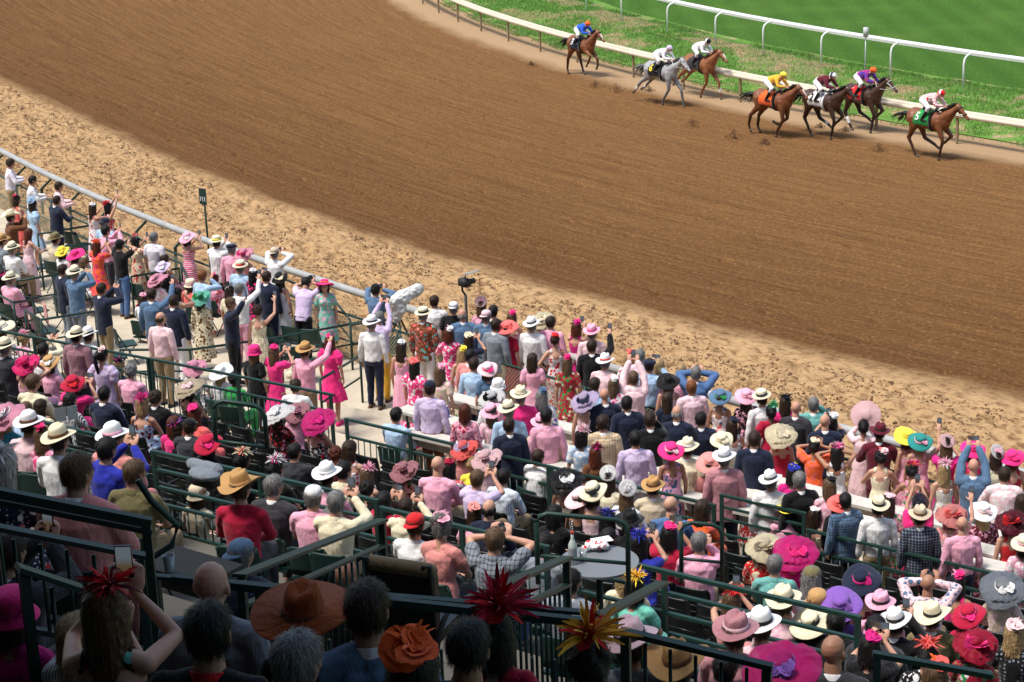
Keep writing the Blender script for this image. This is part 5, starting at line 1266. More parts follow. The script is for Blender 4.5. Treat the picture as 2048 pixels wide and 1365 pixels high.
S_BACK = arcpanel(M(), .46, .44, .42, -.23, .035, .022, .10); 
for i in range(3): S_BACK.box((0, -.262 - .02 * i, .56 + .09 * i), (.34, .012, .018))
S_BACK = S_BACK.mesh('backrest', True, [SEATP]); S_PAN = arcpanel(M(), .43, .40, 0, 0, .02, .03).mesh('seat_pan', True, [SEATP])
S_LEG = M().box((0, -.16, .20), (.05, .10, .42)).box((0, -.16, .01), (.22, .16, .02)).box((.225, -.08, .58), (.03, .30, .025)).mesh('stand', False, [SEATP])
def seat(pos, rz, occupied):
    t = empty('stadium_seat', pos, rz); link(S_BACK, 'backrest', t); link(S_LEG, 'stand', t)
    link(S_PAN, 'seat_pan', t, loc=(0, .20, .42) if occupied else (0, -.17, .42), rot=(rad(90), 0, 0) if occupied else (rad(12), 0, 0)); return t
F_BACK = arcpanel(M(), .44, .34, .50, -.20, .03, .02, .12).mesh('backrest', True, [CHP]); F_SEAT = M().box((0, .02, .44), (.42, .40, .03)).mesh('seat', False, [CHP])
F_LEG = [M().tube([(s * .21, .22, 0), (s * .21, -.02, .42), (s * .21, -.22, .82)], .013, 7).mesh('leg', True, [GS]) for s in (-1, 1)] + [M().tube([(s * .19, -.24, 0), (s * .19, .18, .43)], .013, 7).mesh('leg', True, [GS]) for s in (-1, 1)]
def chair(pos, rz):
    t = empty('folding_chair', pos, rz); link(F_BACK, 'backrest', t); link(F_SEAT, 'seat', t)
    for q in F_LEG: link(q, 'leg', t)
    return t
def fit(ts, l): return next((t + l for t in ts if len((t + l).split()) <= 16), ts[-1] + l)
pts = [(P['root'].location.x, P['root'].location.y) for P in PEOPLE]; nseat = 0; rowname = ('front', 'second', 'third', 'fourth', 'fifth', 'sixth', 'seventh', 'eighth', 'ninth')
for P in PEOPLE:
    r = P['root'].location; d = dcoord(r); core = P['short'] + ' ' + P['extra']
    if not P['sit']: continue
    if .4 < d < 7.9: t = seat((r.x, r.y, P['base'][2]), P['rz'] * .3 + FACE * .7, True); l = fit(('stadium seat under the ', 'seat under the ', 'seat of '), P['label']); g_ = 'dark stadium seats'; k = 'seat'
    else: t = chair((r.x, r.y, P['base'][2]), P['rz']); l = fit(('folding chair under the ', 'chair under the ', 'chair of '), P['label']); g_ = 'dark green folding chairs'; k = 'chair'
    tag(t, ' '.join(l.split()[:16]), k, g_)
def nth(j): return 'leftmost' if j == 1 else f"{j}{'th' if 10 <= j % 100 <= 20 else {1: 'st', 2: 'nd', 3: 'rd'}.get(j % 10, 'th')}"
for k, (a, z) in enumerate(ROWS[:9]):
    wd = .8 if k < 8 else 1.05; c = B0 + NB_ * (a + wd * .62); j = 0
    for i in range(-30, 31):
        p = c + TB * (i * .53 + .1 * k); x, y, zz = to_px((*p, z + .7))
        if not (-60 < x < 2110 and y < 1395): continue
        if min(math.hypot(p[0] - u, p[1] - v) for u, v in pts) < .46: continue
        j += 1; nseat += 1; t = seat((p[0], p[1], z), FACE + rad(random.uniform(-1, 1)), False); tag(t, f'{nth(j)} empty dark seat from the left in the {rowname[k]} stadium row', 'seat', 'dark stadium seats'); continue
        tag(t, f'empty dark stadium seat of the {rowname[k]} row, number {j} counting the empty ones from the left' if j > 3 else f'empty dark stadium seat of the {rowname[k]} row, {("leftmost", "second", "third")[j-1]} from the left', 'seat', 'dark stadium seats')
for x, y, l in ((150, 470, 'folding chair beside the man in the navy suit'), (165, 478, 'folding chair by the fence left of the dark haired women'), (285, 575, 'folding chair behind the black tee shirt'), (300, 555, 'folding chair below the lavender checked shirt'), (248, 665, 'lone green folding chair on the open apron'), (228, 690, 'folding chair standing in front of the lone chair'), (90, 640, 'folding chair behind the pink cloth'), (130, 600, 'folding chair left of the navy jackets'), (590, 660, 'folding chair below the bending photographer'), (625, 665, 'folding chair in front of the turquoise dress'), (545, 660, 'folding chair right of the spotted dress'), (600, 700, 'folding chair behind the tan fedora'), (785, 680, 'dark chair behind the raised phone of the yellow trousered man'), (60, 520, 'folding chair left of the pleated pink dress'), (70, 600, 'folding chair by the pink cloth'), (345, 600, 'folding chair beside the pink organza hat')):
    b_, p = place(x, y, .7); tag(chair(tuple(b_), rad(random.uniform(-70, -10))), l, 'chair', 'dark green folding chairs')
# ------------------------------------------------------------------ horses and jockeys
COATS = dict(bay=((.20, .070, .028), (.030, .014, .009)), dark=((.060, .028, .017), (.014, .009, .007)), chest=((.26, .095, .038), (.20, .075, .032)), grey=((.33, .33, .33), (.10, .10, .105)))
def coat(nm):
    k = 'coat' + nm
    if k in MC: return MC[k]
    a, p = COATS[nm]; b = NB('horse_coat_' + nm, .38, .4); v = b.co(); sx = b.n('SeparateXYZ', {0: v}); n1 = b.noise(v, 5, 4); lim = b.math('ADD', sx.outputs[2], b.math('MULTIPLY', n1, .25))
    c = b.mix(b.ramp(lim, .62, 1.0), (*p, 1), (*a, 1)); c = b.mix(b.math('MULTIPLY', b.ramp(b.noise(v, 14 if nm == 'grey' else 3, 3), .4, .7), .35), c, dark((*a, 1), .62)); b.col(c).bump(n1, .3, .02); MC[k] = b.m; return b.m
LEGS = {'gather': (((.44, 1.02), (.60, .62), (.52, .28), (.46, .06)), ((.44, 1.02), (.74, .76), (.52, .56), (.40, .46)), ((-.50, 1.02), (-.70, .58), (-.50, .22), (-.38, .04)), ((-.45, 1.0), (-.30, .58), (.08, .42), (.20, .34))),
 'drive': (((.44, 1.0), (.50, .60), (.28, .24), (.20, .05)), ((.44, 1.0), (.46, .62), (.08, .36), (-.12, .42)), ((-.52, 1.0), (-.92, .62), (-1.0, .28), (-.94, .10)), ((-.50, 1.0), (-.80, .58), (-.86, .22), (-.78, .06))),
 'reach': (((.46, 1.0), (.48, .60), (.24, .28), (.14, .06)), ((.48, 1.0), (.84, .62), (.92, .26), (.96, .04)), ((-.55, 1.02), (-.98, .74), (-1.24, .44), (-1.38, .32)), ((-.55, 1.02), (-.84, .72), (-1.08, .50), (-1.24, .42))),
 'canter': (((.46, 1.02), (.72, .86), (.56, .56), (.46, .46)), ((.46, 1.0), (.80, .74), (.84, .46), (.76, .36)), ((-.52, 1.0), (-.80, .56), (-.86, .20), (-.82, .04)), ((-.48, 1.0), (-.36, .56), (-.22, .20), (-.12, .04)))}
HM_ = {}
def horse_mesh(pose, up_):
    if (pose, up_) in HM_: return HM_[(pose, up_)]
    m = M(); m.lofty([(-.86, 1.22, .10, .14), (-.78, 1.25, .21, .24), (-.62, 1.27, .285, .295), (-.40, 1.26, .295, .29), (-.10, 1.21, .300, .295), (.15, 1.18, .30, .31), (.42, 1.20, .235, .31), (.62, 1.22, .18, .26), (.74, 1.22, .09, .15)], 22)
    m.cap((0, -.60, 1.36), .17, (0, -.30, 1.36), .14); m.cap((0, .30, 1.34), .15, (0, .50, 1.40), .14)
    N0, N1, N2 = V3(0, .52, 1.34), V3(0, .86, 1.56 + up_), V3(0, 1.04, 1.72 + up_); m.cap(N0, .20, N1, .125, 14, 1.0); m.cap(N0 + V3(0, .06, -.1), .17, N1 - V3(0, 0, .04), .11, 12); m.cap(N1, .12, N2, .095, 12)
    hd = V3(0, .40, -.36 + up_ * .4); hd /= np.linalg.norm(hd); A = N2 + V3(0, .0, .02); m.cap(A, .098, A + hd * .22, .078, 12); m.cap(A + hd * .2, .074, A + hd * .44, .048, 12); m.cap(A + hd * .42, .050, A + hd * .52, .052, 12); m.ell(A + hd * .14 + V3(0, -.03, -.06), (.06, .08, .09), 10)
    for s in (-1, 1): m.cap(A + V3(s * .05, -.03, .07), .026, A + V3(s * .058, -.01, .19), .008, 8)
    for i, (s, L) in enumerate(zip((1, -1, 1, -1), LEGS[pose])):
        x = s * (.14 if i < 2 else .15); P = [V3(x, *q) for q in L]
        if i < 2: m.chain([V3(x * .9, .40, 1.22), P[0], P[1], P[2], P[3]], [.14, .115, .060, .047, .040]); m.ell(P[1], (.050, .055, .060), 8); m.ell(P[2], (.042, .046, .045), 8)
        else: m.chain([V3(x * .85, -.55, 1.26), P[0], P[0] * .5 + P[1] * .5, P[1], P[2], P[3]], [.22, .165, .098, .064, .048, .040]); m.ell(P[1] + V3(0, -.02, .02), (.048, .062, .062), 8); m.ell(P[2], (.042, .046, .045), 8)
    me = remesh(m, .020, 3, wob=.004, sd=1, fr=6); me.name = 'horse_body'; HM_[(pose, up_)] = (me, A, hd, N0, N1, N2); return HM_[(pose, up_)]
def text_mesh(s, size, ext=.004):
    c = bpy.data.curves.new('t', 'FONT'); c.body = s; c.size = size; c.extrude = ext; c.align_x = 'CENTER'; c.align_y = 'CENTER'; c.offset = size * .018; o = bpy.data.objects.new('t', c); COL.objects.link(o)
    dg = bpy.context.evaluated_depsgraph_get(); me = bpy.data.meshes.new_from_object(o.evaluated_get(dg)); bpy.data.objects.remove(o); return me
def barrel_x(z, e=.0): return (.300 + e) * math.sqrt(max(.02, 1 - ((z - 1.21) / (.285 + e)) ** 2))
def cloth_m():
    m = M(); R = []
    for j in range(7):
        y = -.46 + .58 * j / 6; an = np.linspace(rad(-28), rad(208), 27); R.append([[ (.312 + .008 * (j % 2)) * math.cos(a), y, 1.215 + (.318 + .008 * math.sin(a * 9 + j)) * math.sin(a)] for a in an])
    V = [q for r_ in R for q in r_]; n = 27; m.add(V, [(i * n + j, (i + 1) * n + j, (i + 1) * n + j + 1, i * n + j + 1) for i in range(6) for j in range(n - 1)]); return m
CLOTHM = cloth_m().mesh('saddle_cloth'); SADD = M().cap((0, -.20, 1.53), .11, (0, .14, 1.50), .085, 14, .6, (1, 0, 0)).mesh('saddle')
GIRTH = M().rings([np.array([[(.312 + e) * math.cos(a), y, 1.19 + (.326 + e) * math.sin(a)] for a in np.linspace(0, 2 * math.pi, 29)[:-1]]) for y, e in ((.14, 0), (.14, .006), (.22, .006), (.22, 0))]).mesh('girth')
def horse(px, py, pose, up_, ct, yaw, cloth, digit, dcol, label, wraps=(), blaze=False, bridle='bk', silks='wh', slv=None, cap_='wh', capc2=None, jl=''):
    p = un(px, py + 3, 0); rz = -rad(yaw); t = tag(empty('racehorse', (p[0], p[1], 0), rz, .95), label, 'horse', 'racehorses galloping on the dirt'); me, A, hd, N0, N1, N2 = horse_mesh(pose, up_); link(me, 'body', t, [coat(ct)])
    hairc = plain('mane_' + ct, {'grey': (.16, .16, .16), 'chest': (.16, .055, .022)}.get(ct, (.012, .010, .010)), .6, var=.5, sc=20); g = np.random.default_rng(px)
    m = M()
    for i in range(26):
        f = i / 25; b = (N0 + V3(0, -.02, .19)) * (1 - f) + (N2 + V3(0, -.02, .09)) * f; m.tube([b, b + V3(.03 + .03 * g.random(), -.07, .01 + .03 * g.random()), b + V3(.06, -.17 - .06 * g.random(), -.02 + .05 * g.random())], [.028, .02, .005], 5)
    obj(m, 'mane', hairc, t); m = M()
    for i in range(16):
        a, b, c = g.normal(0, .03), g.normal(0, .05), g.uniform(.8, 1.1); m.tube([(a * .3, -.84, 1.30), (a, -1.02, 1.34 + b * .3), (a * 2, -1.24 * c, 1.24 + b), (a * 3, -1.48 * c, 1.06 + b * 2)], [.035, .035, .028, .004], 6)
    obj(m, 'tail', hairc, t)
    hf = plain('hoof_horn', (.09, .07, .05), .5); 
    for i, (s, L) in enumerate(zip((1, -1, 1, -1), LEGS[pose])):
        x = s * (.14 if i < 2 else .15); e, q = V3(x, *L[2]), V3(x, *L[3]); d = q - e; d /= np.linalg.norm(d); obj(M().cap(q - d * .005, .040, q + d * .045 + V3(0, .02, 0), .052, 10), 'hoof', hf, t)
        if i in wraps: k = V3(x, *L[1]); obj(M().cap(k * .55 + e * .45, .050, e, .052, 10), 'leg_wrap', fabric('wh'), t)
    if blaze: obj(M().cap(A + hd * .20 + V3(0, .055, .062), .020, A + hd * .40 + V3(0, .035, .035), .022, 8), 'blaze', plain('white_marking', (.75, .72, .68), .6), t)
    m = M()
    for dd, r_ in ((.10, .104), (.36, .066)):
        c = A + hd * dd; x = V3(1, 0, 0); y = np.cross(hd, x); an = np.linspace(0, 6.283, 19); m.tube([c + r_ * (math.cos(a) * x + math.sin(a) * y) for a in an], .010, 6)
    for s in (-1, 1): m.tube([A + hd * .10 + V3(s * .10, 0, 0), A + hd * .36 + V3(s * .064, 0, 0), A + hd * .44 + V3(s * .056, 0, -.02), V3(s * .13, .72, 1.50 + up_ * .4), V3(s * .08, .58, 1.72)], .009, 6)
    obj(m, 'bridle', fabric(bridle), t)
    cl = link(CLOTHM, 'saddle_cloth', t, [fabric(cloth)]); link(SADD, 'saddle', t, [plain('black_saddle_leather', (.012, .012, .012), .35)]); link(GIRTH, 'girth', t, [fabric('bk' if cloth != 'wh' else 'wh')])
    if digit:
        for sg in (1, -1):
            dm = text_mesh(digit, .34); V = np.empty(len(dm.vertices) * 3); dm.vertices.foreach_get('co', V); V = V.reshape(-1, 3); W = np.array([[sg * (barrel_x(1.34 + v[1] * .95, .030) + .006 + v[2]), -.29 + v[0] * sg, 1.34 + v[1] * .95] for v in V]); dm.vertices.foreach_set('co', W.ravel()); dm.update(); dm.materials.append(fabric(dcol)); link(dm, 'number', cl)
    # jockey
    if not HM_.get('j'):
        P = lambda x, y, z: V3(x, y, z); jb, js, jp, jo, jo2, jh = M(), M(), M(), M(), M(), M(); pe, ch, nk, hd_ = P(0, -.24, 1.84), P(0, .14, 1.95), P(0, .27, 2.01), P(0, .39, 2.07)
        jb.cap(pe, .125, ch, .13); jb.cap(ch, .07, nk, .05); js.cap(pe + V3(0, .06, .03), .140, ch, .150, 14); js.cap(ch + V3(-.12, .05, .0), .075, ch + V3(.12, .05, 0), .075); Rj = head(jb, hd_, 0, -.35); jp.cap(pe, .145, pe + V3(0, .07, .02), .14, 14)
        for s in (-1, 1):
            k = 'r'; S, E, W = P(s * .16, .22, 1.95), P(s * .23, .34, 1.76), P(s * .07, .56, 1.72); jb.chain([S, E, W], [.045, .036, .025]); hand(jb, E, W, s, 's', False); js.chain([S, E, E * .15 + W * .85], [.066, .055, .040])
            Hh, K, An = P(s * .10, -.24, 1.82), P(s * .27, .12, 1.66), P(s * .30, -.10, 1.30); jb.chain([Hh, K, An], [.08, .05, .035]); jp.chain([Hh, Hh * .5 + K * .5, K, K * .7 + An * .3], [.115, .095, .068, .058]); jq = jo if s < 0 else jo2; jq.chain([K * .60 + An * .40, An, An + V3(s * .01, .0, -.03)], [.056, .045, .04]); jq.chain([An + V3(0, -.03, -.04), An + V3(s * .01, .15, -.05)], [.040, .032])
        jh.ell(hd_ + V3(0, -.005, .045), (.108, .128, .100), 16); jh.cap(hd_ + V3(-.05, .11, .035), .02, hd_ + V3(.05, .11, .035), .02, 10)
        HM_['j'] = [(remesh(jb, .012, 2), 'body'), (remesh(js, .012, 2, wob=.006, sd=2, fr=10), 'silks'), (remesh(jp, .012, 2, wob=.004, sd=1, fr=10), 'breeches'), (jo.mesh('boot'), 'boot'), (jo2.mesh('boot'), 'boot'), (jh.mesh('helmet'), 'helmet')]
    j = tag(empty('person', tuple(t.location + Vector((0, 0, -.03))), rz, .97), jl, 'person', 'jockeys riding the racehorses')
    for (mm, nm), mt in zip(HM_['j'], (skin('L'), fabric(silks), fabric('wh'), plain('black_boot_leather', (.012, .012, .012), .3), plain('black_boot_leather', (.012, .012, .012), .3), fabric(cap_))): link(mm, nm, j, [mt])
    if capc2: obj(M().rings([np.array([[.112 * math.cos(a), .40 - .005 + y, 2.115 + .104 * math.sin(a)] for a in np.linspace(0, 6.283, 25)[:-1]]) for y in (-.035, .035)], cap=False), 'cap_stripe', fabric(capc2), j)
horse(1166, 147, 'canter', .10, 'bay', 146, 'nv', '3', 'wh', 'bay racehorse with cloth number 3, running last by the rail', (), True, 'bk', 'bb', None, 'org', None, 'jockey in blue silks and orange cap on the trailing bay horse')
horse(1325, 205, 'reach', .0, 'grey', 140, 'bk', '6', 'yl', 'grey racehorse with black cloth number 6', (2, 3), False, 'wh', 'wh', None, 'lv', None, 'jockey in white silks and pale cap on the grey horse')
horse(1402, 190, 'reach', .06, 'chest', 144, 'ch', None, None, 'chestnut racehorse with white blaze on the far side of the grey', (1,), True, 'br', 'wh', None, 'bk', 'wh', 'jockey in white silks and black cap beyond the grey horse')
horse(1548, 268, 'drive', .02, 'bay', 138, 'org', None, None, 'bay racehorse with a plain orange saddle cloth', (), True, 'bk', 'yw', None, 'yl', None, 'jockey in yellow silks and yellow cap')
horse(1646, 270, 'gather', .0, 'dark', 140, 'wh', '2', 'bk', 'dark bay racehorse with white cloth number 2', (3,), False, 'bk', 'bu', None, 'wh', 'nv', 'jockey in burgundy silks and white cap')
horse(1726, 258, 'gather', .10, 'dark', 142, 'rd', '1', 'wh', 'near black racehorse with red cloth number 1 and white noseband', (2,), False, 'wh', 'f.ry.rd', None, 'org', None, 'jockey in red and blue checked silks and orange cap')
horse(1858, 312, 'gather', .02, 'bay', 138, 'gn', '5', 'wh', 'leading bay racehorse with green cloth number 5', (), False, 'bk', 't.wh.rd', None, 'rd', 'wh', 'jockey in red and white silks leading the race')
CLODM = plain('damp_dirt', (.13, .068, .032), 1.0, var=.5, sc=12)
def clodmesh(n, rad_, hgt, seed, smin=.012, smax=.04):
    g = np.random.default_rng(seed); m = M(); O = np.array([[1, 0, 0], [-1, 0, 0], [0, 1, 0], [0, -1, 0], [0, 0, 1], [0, 0, -1.]]); Fc = [(0, 2, 4), (2, 1, 4), (1, 3, 4), (3, 0, 4), (2, 0, 5), (1, 2, 5), (3, 1, 5), (0, 3, 5)]
    for i in range(n):
        r_ = rad_ * abs(g.normal(0, .45)); a = g.uniform(0, 6.28); s = g.uniform(smin, smax); m.add(O * s * g.uniform(.6, 1.3, (6, 3)) + [r_ * math.cos(a), r_ * math.sin(a), hgt * max(0, 1 - (r_ / rad_)) * g.random() ** 1.3 + .005], Fc)
    return m
for i, (x, y, wd) in enumerate(((1062, 131, .55), (1190, 174, .7), (1232, 184, 1.0), (1298, 182, .6), (1312, 205, .4), (1385, 252, .9), (1468, 276, .9), (1530, 288, .6), (1562, 272, .6), (1757, 302, .8), (1690, 262, .5), (1640, 255, .5))):
    p = un(x, y, 0); tag(obj(clodmesh(170, .50 * wd, .34 * wd, i, .006, .020), 'dirt_splash', CLODM, None, smooth=False, loc=tuple(p)), ['dark clods thrown up behind the trailing bay horse', 'small dirt splash left of the grey horse', 'long patch of kicked up dirt left of the grey horse', 'small splash of dirt under the grey horse tail', 'dirt kicked up by the front hoof of the grey horse', 'dirt splash on open track below the chestnut', 'dirt splash behind the bay with the orange cloth', 'dirt splash under the bay with the orange cloth', 'dirt splash below the horse number 2', 'dirt splash in front of the leading horse, on open track', 'dirt splash under the horse number 1', 'dirt splash between the horses number 2 and 1'][i], 'dirt splash', 'splashes of dirt thrown up by the hooves')['kind'] = 'stuff'
g = np.random.default_rng(3); m = M(); O = np.array([[1, 0, 0], [-1, 0, 0], [0, 1, 0], [0, -1, 0], [0, 0, .7], [0, 0, -1.]]); Fc = np.array([(0, 2, 4), (2, 1, 4), (1, 3, 4), (3, 0, 4), (2, 0, 5), (1, 2, 5), (3, 1, 5), (0, 3, 5)])
n = 60000; R = g.uniform(116.6, 122.9, n); T = np.radians(g.uniform(-168, -129, n)); k = vnoise(T * 110 * .9, R * 1.4, 51) * .6 + vnoise(T * 110 * 3, R * 4, 52) * .4 > .46; R, T = R[k], T[k]; n = len(R); S = g.uniform(.008, .028, n) * (1 + 1.3 * (g.random(n) > .95)); D_ = bend(T)
C3 = np.stack([CC[0] + (R + D_) * np.cos(T), CC[1] + (R + D_) * np.sin(T), z_marg(T * 110, R) + .006], 1); V = (O[None] * S[:, None, None] * g.uniform(.6, 1.4, (n, 6, 3)) + C3[:, None]).reshape(-1, 3); FF = (Fc[None] + (np.arange(n) * 6)[:, None, None]).reshape(-1, 3)
me = bpy.data.meshes.new('dirt_clods'); me.from_pydata(V.tolist(), [], FF.tolist()); me.materials.append(plain('brown_dirt_clod', (.20, .115, .058), 1.0, var=.6, sc=1.2)); o = bpy.data.objects.new('dirt_clods', me); COL.objects.link(o); tag(o, 'loose clods of dirt scattered over the tan strip by the outer rail', 'dirt'); o['kind'] = 'stuff'
# ------------------------------------------------------------------ other things
BLK = plain('black_rubber', (.02, .02, .02), .6); ALU = plain('galvanised', (.45, .47, .47), .4, .6)
p = un(423, 560, 0); t = tag(empty('marker_sign', tuple(p), rad(-38)), 'green distance sign reading 111 on a tall green pole', 'sign'); obj(M().tube([(0, 0, 0), (-.03, 0, 2.32)], .026, 10), 'pole', GS, t); b = obj(M().box((-.03, -.035, 2.14), (.24, .02, .40)), 'sign_board', GS, t, smooth=False)
me = text_mesh('111', .15); me.materials.append(WHT); link(me, 'number', b, loc=(-.03, -.048, 2.07), rot=(rad(90), 0, 0))
b_, p = place(798, 600, 1.55); t = tag(empty('television_camera', tuple(b_), rad(-52)), 'television camera under a crumpled grey rain cover on a tripod', 'television camera'); RC = plain('grey_rain_cover', (.62, .63, .61), .4, var=.3, sc=3, bumpd=.02)
m = M(); m.cap((0, -.12, 1.52), .14, (0, .10, 1.56), .17, 14); m.cap((0, .12, 1.58), .15, (0, .46, 1.66), .135, 14); m.cap((0, -.05, 1.44), .13, (0, -.08, 1.15), .10, 12); m.ell((.05, -.02, 1.36), (.13, .14, .16), 12); link(remesh(m, .02, 2, wob=.014, sd=3, fr=14), 'rain_cover', t, [RC]); obj(M().cap((0, .44, 1.655), .130, (0, .50, 1.67), .135, 16), 'lens_cover', RC, t); obj(M().box((-.10, -.26, 1.60), (.12, .14, .10)), 'viewfinder', BLK, t)
for a in (90, 210, 330): obj(M().tube([(0, -.03, 1.22), (.50 * math.cos(rad(a)), .50 * math.sin(rad(a)), .02)], .022, 8), 'leg', BLK, t)
b_, p = place(931, 588, 1.98); t = tag(empty('remote_camera', tuple(b_), rad(-50)), 'small black remote camera with a flat shade on a tall black pole', 'camera'); obj(M().tube([(0, 0, 0), (0, 0, 1.95)], .03, 10), 'pole', BLK, t); obj(M().tube([(0, 0, 1.95), (-.10, 0, 2.03), (-.10, 0, 2.2)], .022, 8), 'bracket', BLK, t); obj(M().box((-.02, 0, 2.22), (.22, .16, .15)).tube([(.02, .06, 2.22), (.02, .22, 2.22)], .06, 12), 'camera_case', BLK, t); obj(M().bar((.0, -.02, 2.40), (.30, .10, 2.50), .20, .012), 'sun_shade', ALU, t, smooth=False); obj(M().tube([(0, 0, 2.28), (.03, 0, 2.42)], .012), 'shade_arm', BLK, t)
# round table with the bottle
p = at_z(1198, 1122, 19.0); gz = ground(p); t = tag(empty('round_table', (p[0], p[1], gz)), 'round grey cafe table behind the railing, a bottle on it', 'table'); h = p[2] - gz
obj(M().loft([(0, 0, h - .025, .385, .385), (0, 0, h - .02, .39, .39), (0, 0, h, .39, .39), (0, 0, h + .002, .38, .38)], 48), 'tabletop', plain('grey_laminate', (.16, .175, .19), .45, var=.1, sc=3), t, smooth=False); obj(M().tube([(0, 0, 0), (0, 0, h - .02)], .035, 12), 'pedestal', BLK, t); obj(M().loft([(0, 0, .0, .22, .22), (0, 0, .03, .2, .2), (0, 0, .04, .05, .05)], 24), 'foot', BLK, t)
def bottle(pos, h, r_, mt, capm, label, sticker=None):
    t = tag(empty('bottle', pos), label, 'bottle', 'bottles and cups'); obj(M().loft([(0, 0, 0, r_, r_), (0, 0, h * .60, r_, r_), (0, 0, h * .72, r_ * .55, r_ * .55), (0, 0, h * .8, r_ * .36, r_ * .36), (0, 0, h * .93, r_ * .34, r_ * .34)], 18), 'glass', mt, t); obj(M().loft([(0, 0, h * .93, r_ * .4, r_ * .4), (0, 0, h, r_ * .4, r_ * .4)], 12), 'bottle_cap', capm, t)
    if sticker: obj(M().loft([(0, 0, h * .2, r_ * 1.02, r_ * 1.02), (0, 0, h * .5, r_ * 1.02, r_ * 1.02)], 18, cap=False), 'sticker', sticker, t)
def tp(x, y):      # spot on the table top seen at pixel x,y
    q = un(x, y, p[2] + .003); return (q[0], q[1], q[2])
FROST = plain('frosted_glass', (.50, .56, .52), .25, spec=.6); CLR = plain('clear_plastic', (.35, .40, .40), .15, spec=.7); DKB = plain('blue_aluminium', (.02, .06, .30), .3, .4)
bottle(tp(1146, 1128), .34, .042, FROST, plain('red_cap', (.5, .03, .02), .4), 'tall frosted white bottle with a red neck on the round table', plain('grey_sticker', (.30, .32, .33), .5))
def cup(pos, label, liq=(.45, .25, .05)):
    t = tag(empty('cup', pos), label, 'cup', 'bottles and cups'); obj(M().loft([(0, 0, 0, .028, .028), (0, 0, .115, .042, .042), (0, 0, .113, .039, .039), (0, 0, .06, .034, .034)], 18, cap=False).loft([(0, 0, .0, .027, .027), (0, 0, .002, .027, .027)], 14), 'cup_wall', CLR, t); obj(M().loft([(0, 0, .003, .027, .027), (0, 0, .055, .033, .033)], 14), 'drink', plain('amber_drink', liq, .1), t)
cup(tp(1166, 1122), 'clear cup beside the frosted bottle on the round table')
tt = tag(empty('food_tray', tp(1190, 1102), rad(20)), 'crumpled red and white food wrapping on the round table', 'food wrapping'); mm = M(); gq = np.random.default_rng(4); [mm.ell((gq.uniform(-.1, .1), gq.uniform(-.07, .07), .03 + gq.uniform(0, .03)), (.05, .045, .03), 8) for _ in range(12)]; link(remesh(mm, .011, 1, wob=.008, sd=2, fr=30), 'wrapping', tt, [fabric('f.wh.rd')]); obj(M().box((.10, .06, .075), (.20, .13, .008)), 'lid', WHT, tt, smooth=False)
for x, y, hz, lab in ((895, 836, 1.0, 'small blue aluminium bottle on the counter right of the lavender shirt'),):
    b_, q = place(x, y, hz); bottle(tuple(q), .22, .035, DKB, WHT, lab)
q = at_z(337, 1126, 12.2); cup(tuple(q - [0, 0, .06]), 'plastic cup of beer on the ledge at the foot of the curved rail'); t = tag(empty('ledge', tuple(q - [0, 0, .06])), 'pale concrete ledge carrying the cup of beer', 'ledge'); R_ = np.stack([[*TB, 0], [*NB_, 0], [0, 0, 1]], 1); obj(M().box((.10, .12, -.06), (.62, .35, .11), R_), 'ledge_slab', CON2, t, smooth=False); obj(M().tube([(-.2, -.1, -.5), (-.15, -.1, .10), (.05, -.1, .22), (.10, -.1, .35), (-.05, -.1, .52), (-.12, -.1, .66)], .022, 8), 'curved_rail', GS, t)
# wheelchair between the pink blouse and the divider
q = at_z(835, 1150, 12.4); gz = ground(q); t = tag(empty('wheelchair', (q[0], q[1], q[2] - .72), FACE + rad(12)), 'black wheelchair with a rolled tan towel behind the pink blouse woman', 'wheelchair'); obj(M().box((0, -.2, .62), (.46, .06, .42)).box((0, .02, .40), (.46, .44, .07)), 'upholstery', plain('black_vinyl', (.012, .012, .013), .35), t, smooth=False); obj(M().cap((-.2, -.22, .87), .05, (.2, -.22, .87), .05, 14), 'towel', fabric('kh'), t)
for s in (-1, 1):
    an = np.linspace(0, 6.283, 30); obj(M().tube([(s * .27, .28 * math.cos(a) - .05, .30 + .28 * math.sin(a)) for a in an], .018, 7), 'wheel', BLK, t); obj(M().tube([(s * .22, -.24, .45), (s * .22, -.26, .92), (s * .22, -.36, .95)], .016, 8), 'push_handle', BLK, t)
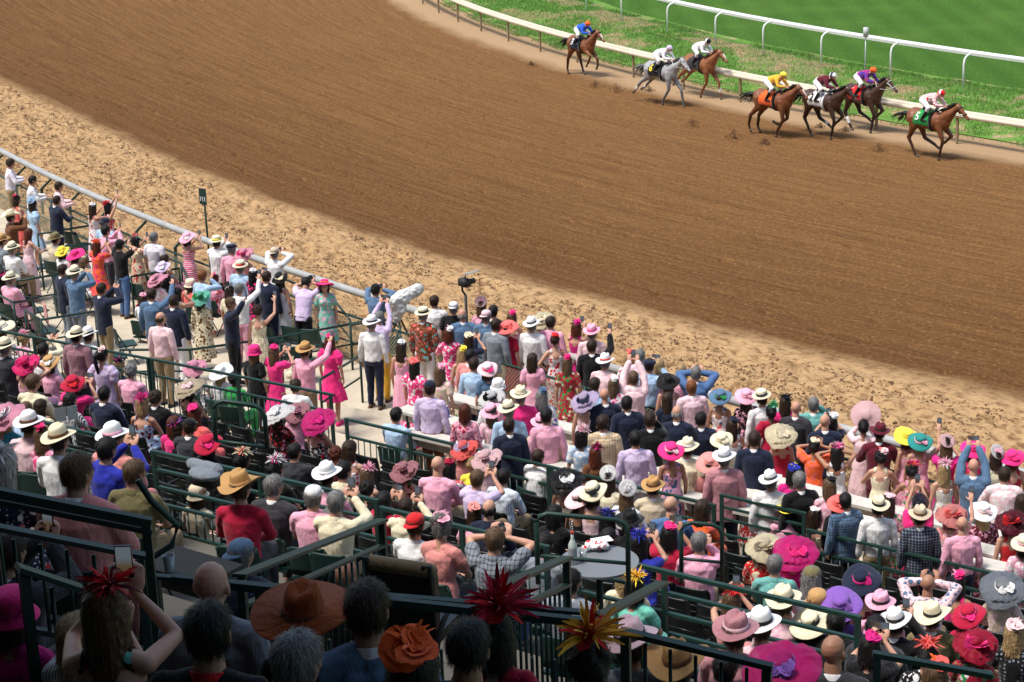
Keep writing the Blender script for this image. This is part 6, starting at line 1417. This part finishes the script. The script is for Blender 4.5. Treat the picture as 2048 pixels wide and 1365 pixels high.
# bags, towel, newspaper, draped jacket
def bag(x, y, hz, mt, label, w_=.30, h=.18, strap=True, hint=None):
    b_, q = place(x, y, hz, hint); t = tag(empty('handbag', tuple(q), rad(-25)), label, 'bag', 'handbags'); m = M(); m.loft([(0, 0, -h / 2, w_ * .48, .045), (0, 0, -h * .1, w_ * .5, .06), (0, 0, h * .4, w_ * .42, .035), (0, 0, h / 2, w_ * .38, .02)], 20); obj(m, 'bag_body', mt, t)
    if strap: obj(M().tube([(-w_ * .38, 0, h * .4), (-.05, .03, h * 1.7), (.06, .06, h * 2.6), (w_ * .3, 0, h * .4)], .010, 6), 'strap', mt, t)
bag(505, 752, 1.02, fabric('hp'), 'hot pink shoulder bag on the woman in the black top'); bag(384, 541, .90, plain('tan_leather', (.30, .15, .05), .5), 'small brown leather bag on the pink striped dress', .20, .14); bag(580, 750, 1.0, fabric('cr'), 'cream handbag of the woman in hot pink with long hair', .16, .14); bag(2041, 1110, 1.0, fabric('f.bk.gy'), 'black beaded shoulder bag on the red sleeveless dress', .24, .26)
b_, q = place(88, 612, .92); t = tag(empty('towel', tuple(q), rad(-70)), 'pink towel hung over the green pipe railing', 'towel'); obj(arcpanel(M(), .40, .42, -.36, 0, .03, .02, .05), 'cloth', fabric('sm'), t)
q = at_z(133, 828, 18.6); t = tag(empty('newspaper', tuple(q), rad(15), .5), 'open racing newspaper held by the woman in the striped blouse', 'newspaper'); m = M(); m.box((-.11, 0, 0), (.21, .004, .28)); m.box((.11, .02, .0), (.21, .004, .28), np.array(Matrix.Rotation(.3, 3, 'Z'))); np_ = NB('newsprint', .8); v = np_.co(); wv = np_.n('TexBrick', {'Vector': v, 'Scale': 24.0}); np_.col(np_.mix(np_.ramp(np_.noise(v, 60, 2), .45, .6), (.72, .71, .68, 1), (.42, .42, .42, 1))); obj(m, 'pages', np_.m, t, smooth=False)
q = at_z(408, 936, 18.9); gz = ground(q); t = tag(empty('draped_jacket', tuple(q), FACE, .62), 'pale grey jacket draped over a black bag behind the four bar railing', 'jacket'); m = M(); m.cap((-.25, 0, .02), .10, (.25, .02, 0), .11, 14); m.ell((.1, -.1, -.05), (.3, .2, .10), 16); link(remesh(m, .016, 2, wob=.006, sd=5, fr=8), 'cloth', t, [fabric('gy')]); obj(M().box((0, .02, -.20), (.42, .20, .20)), 'bag', BLK, t)
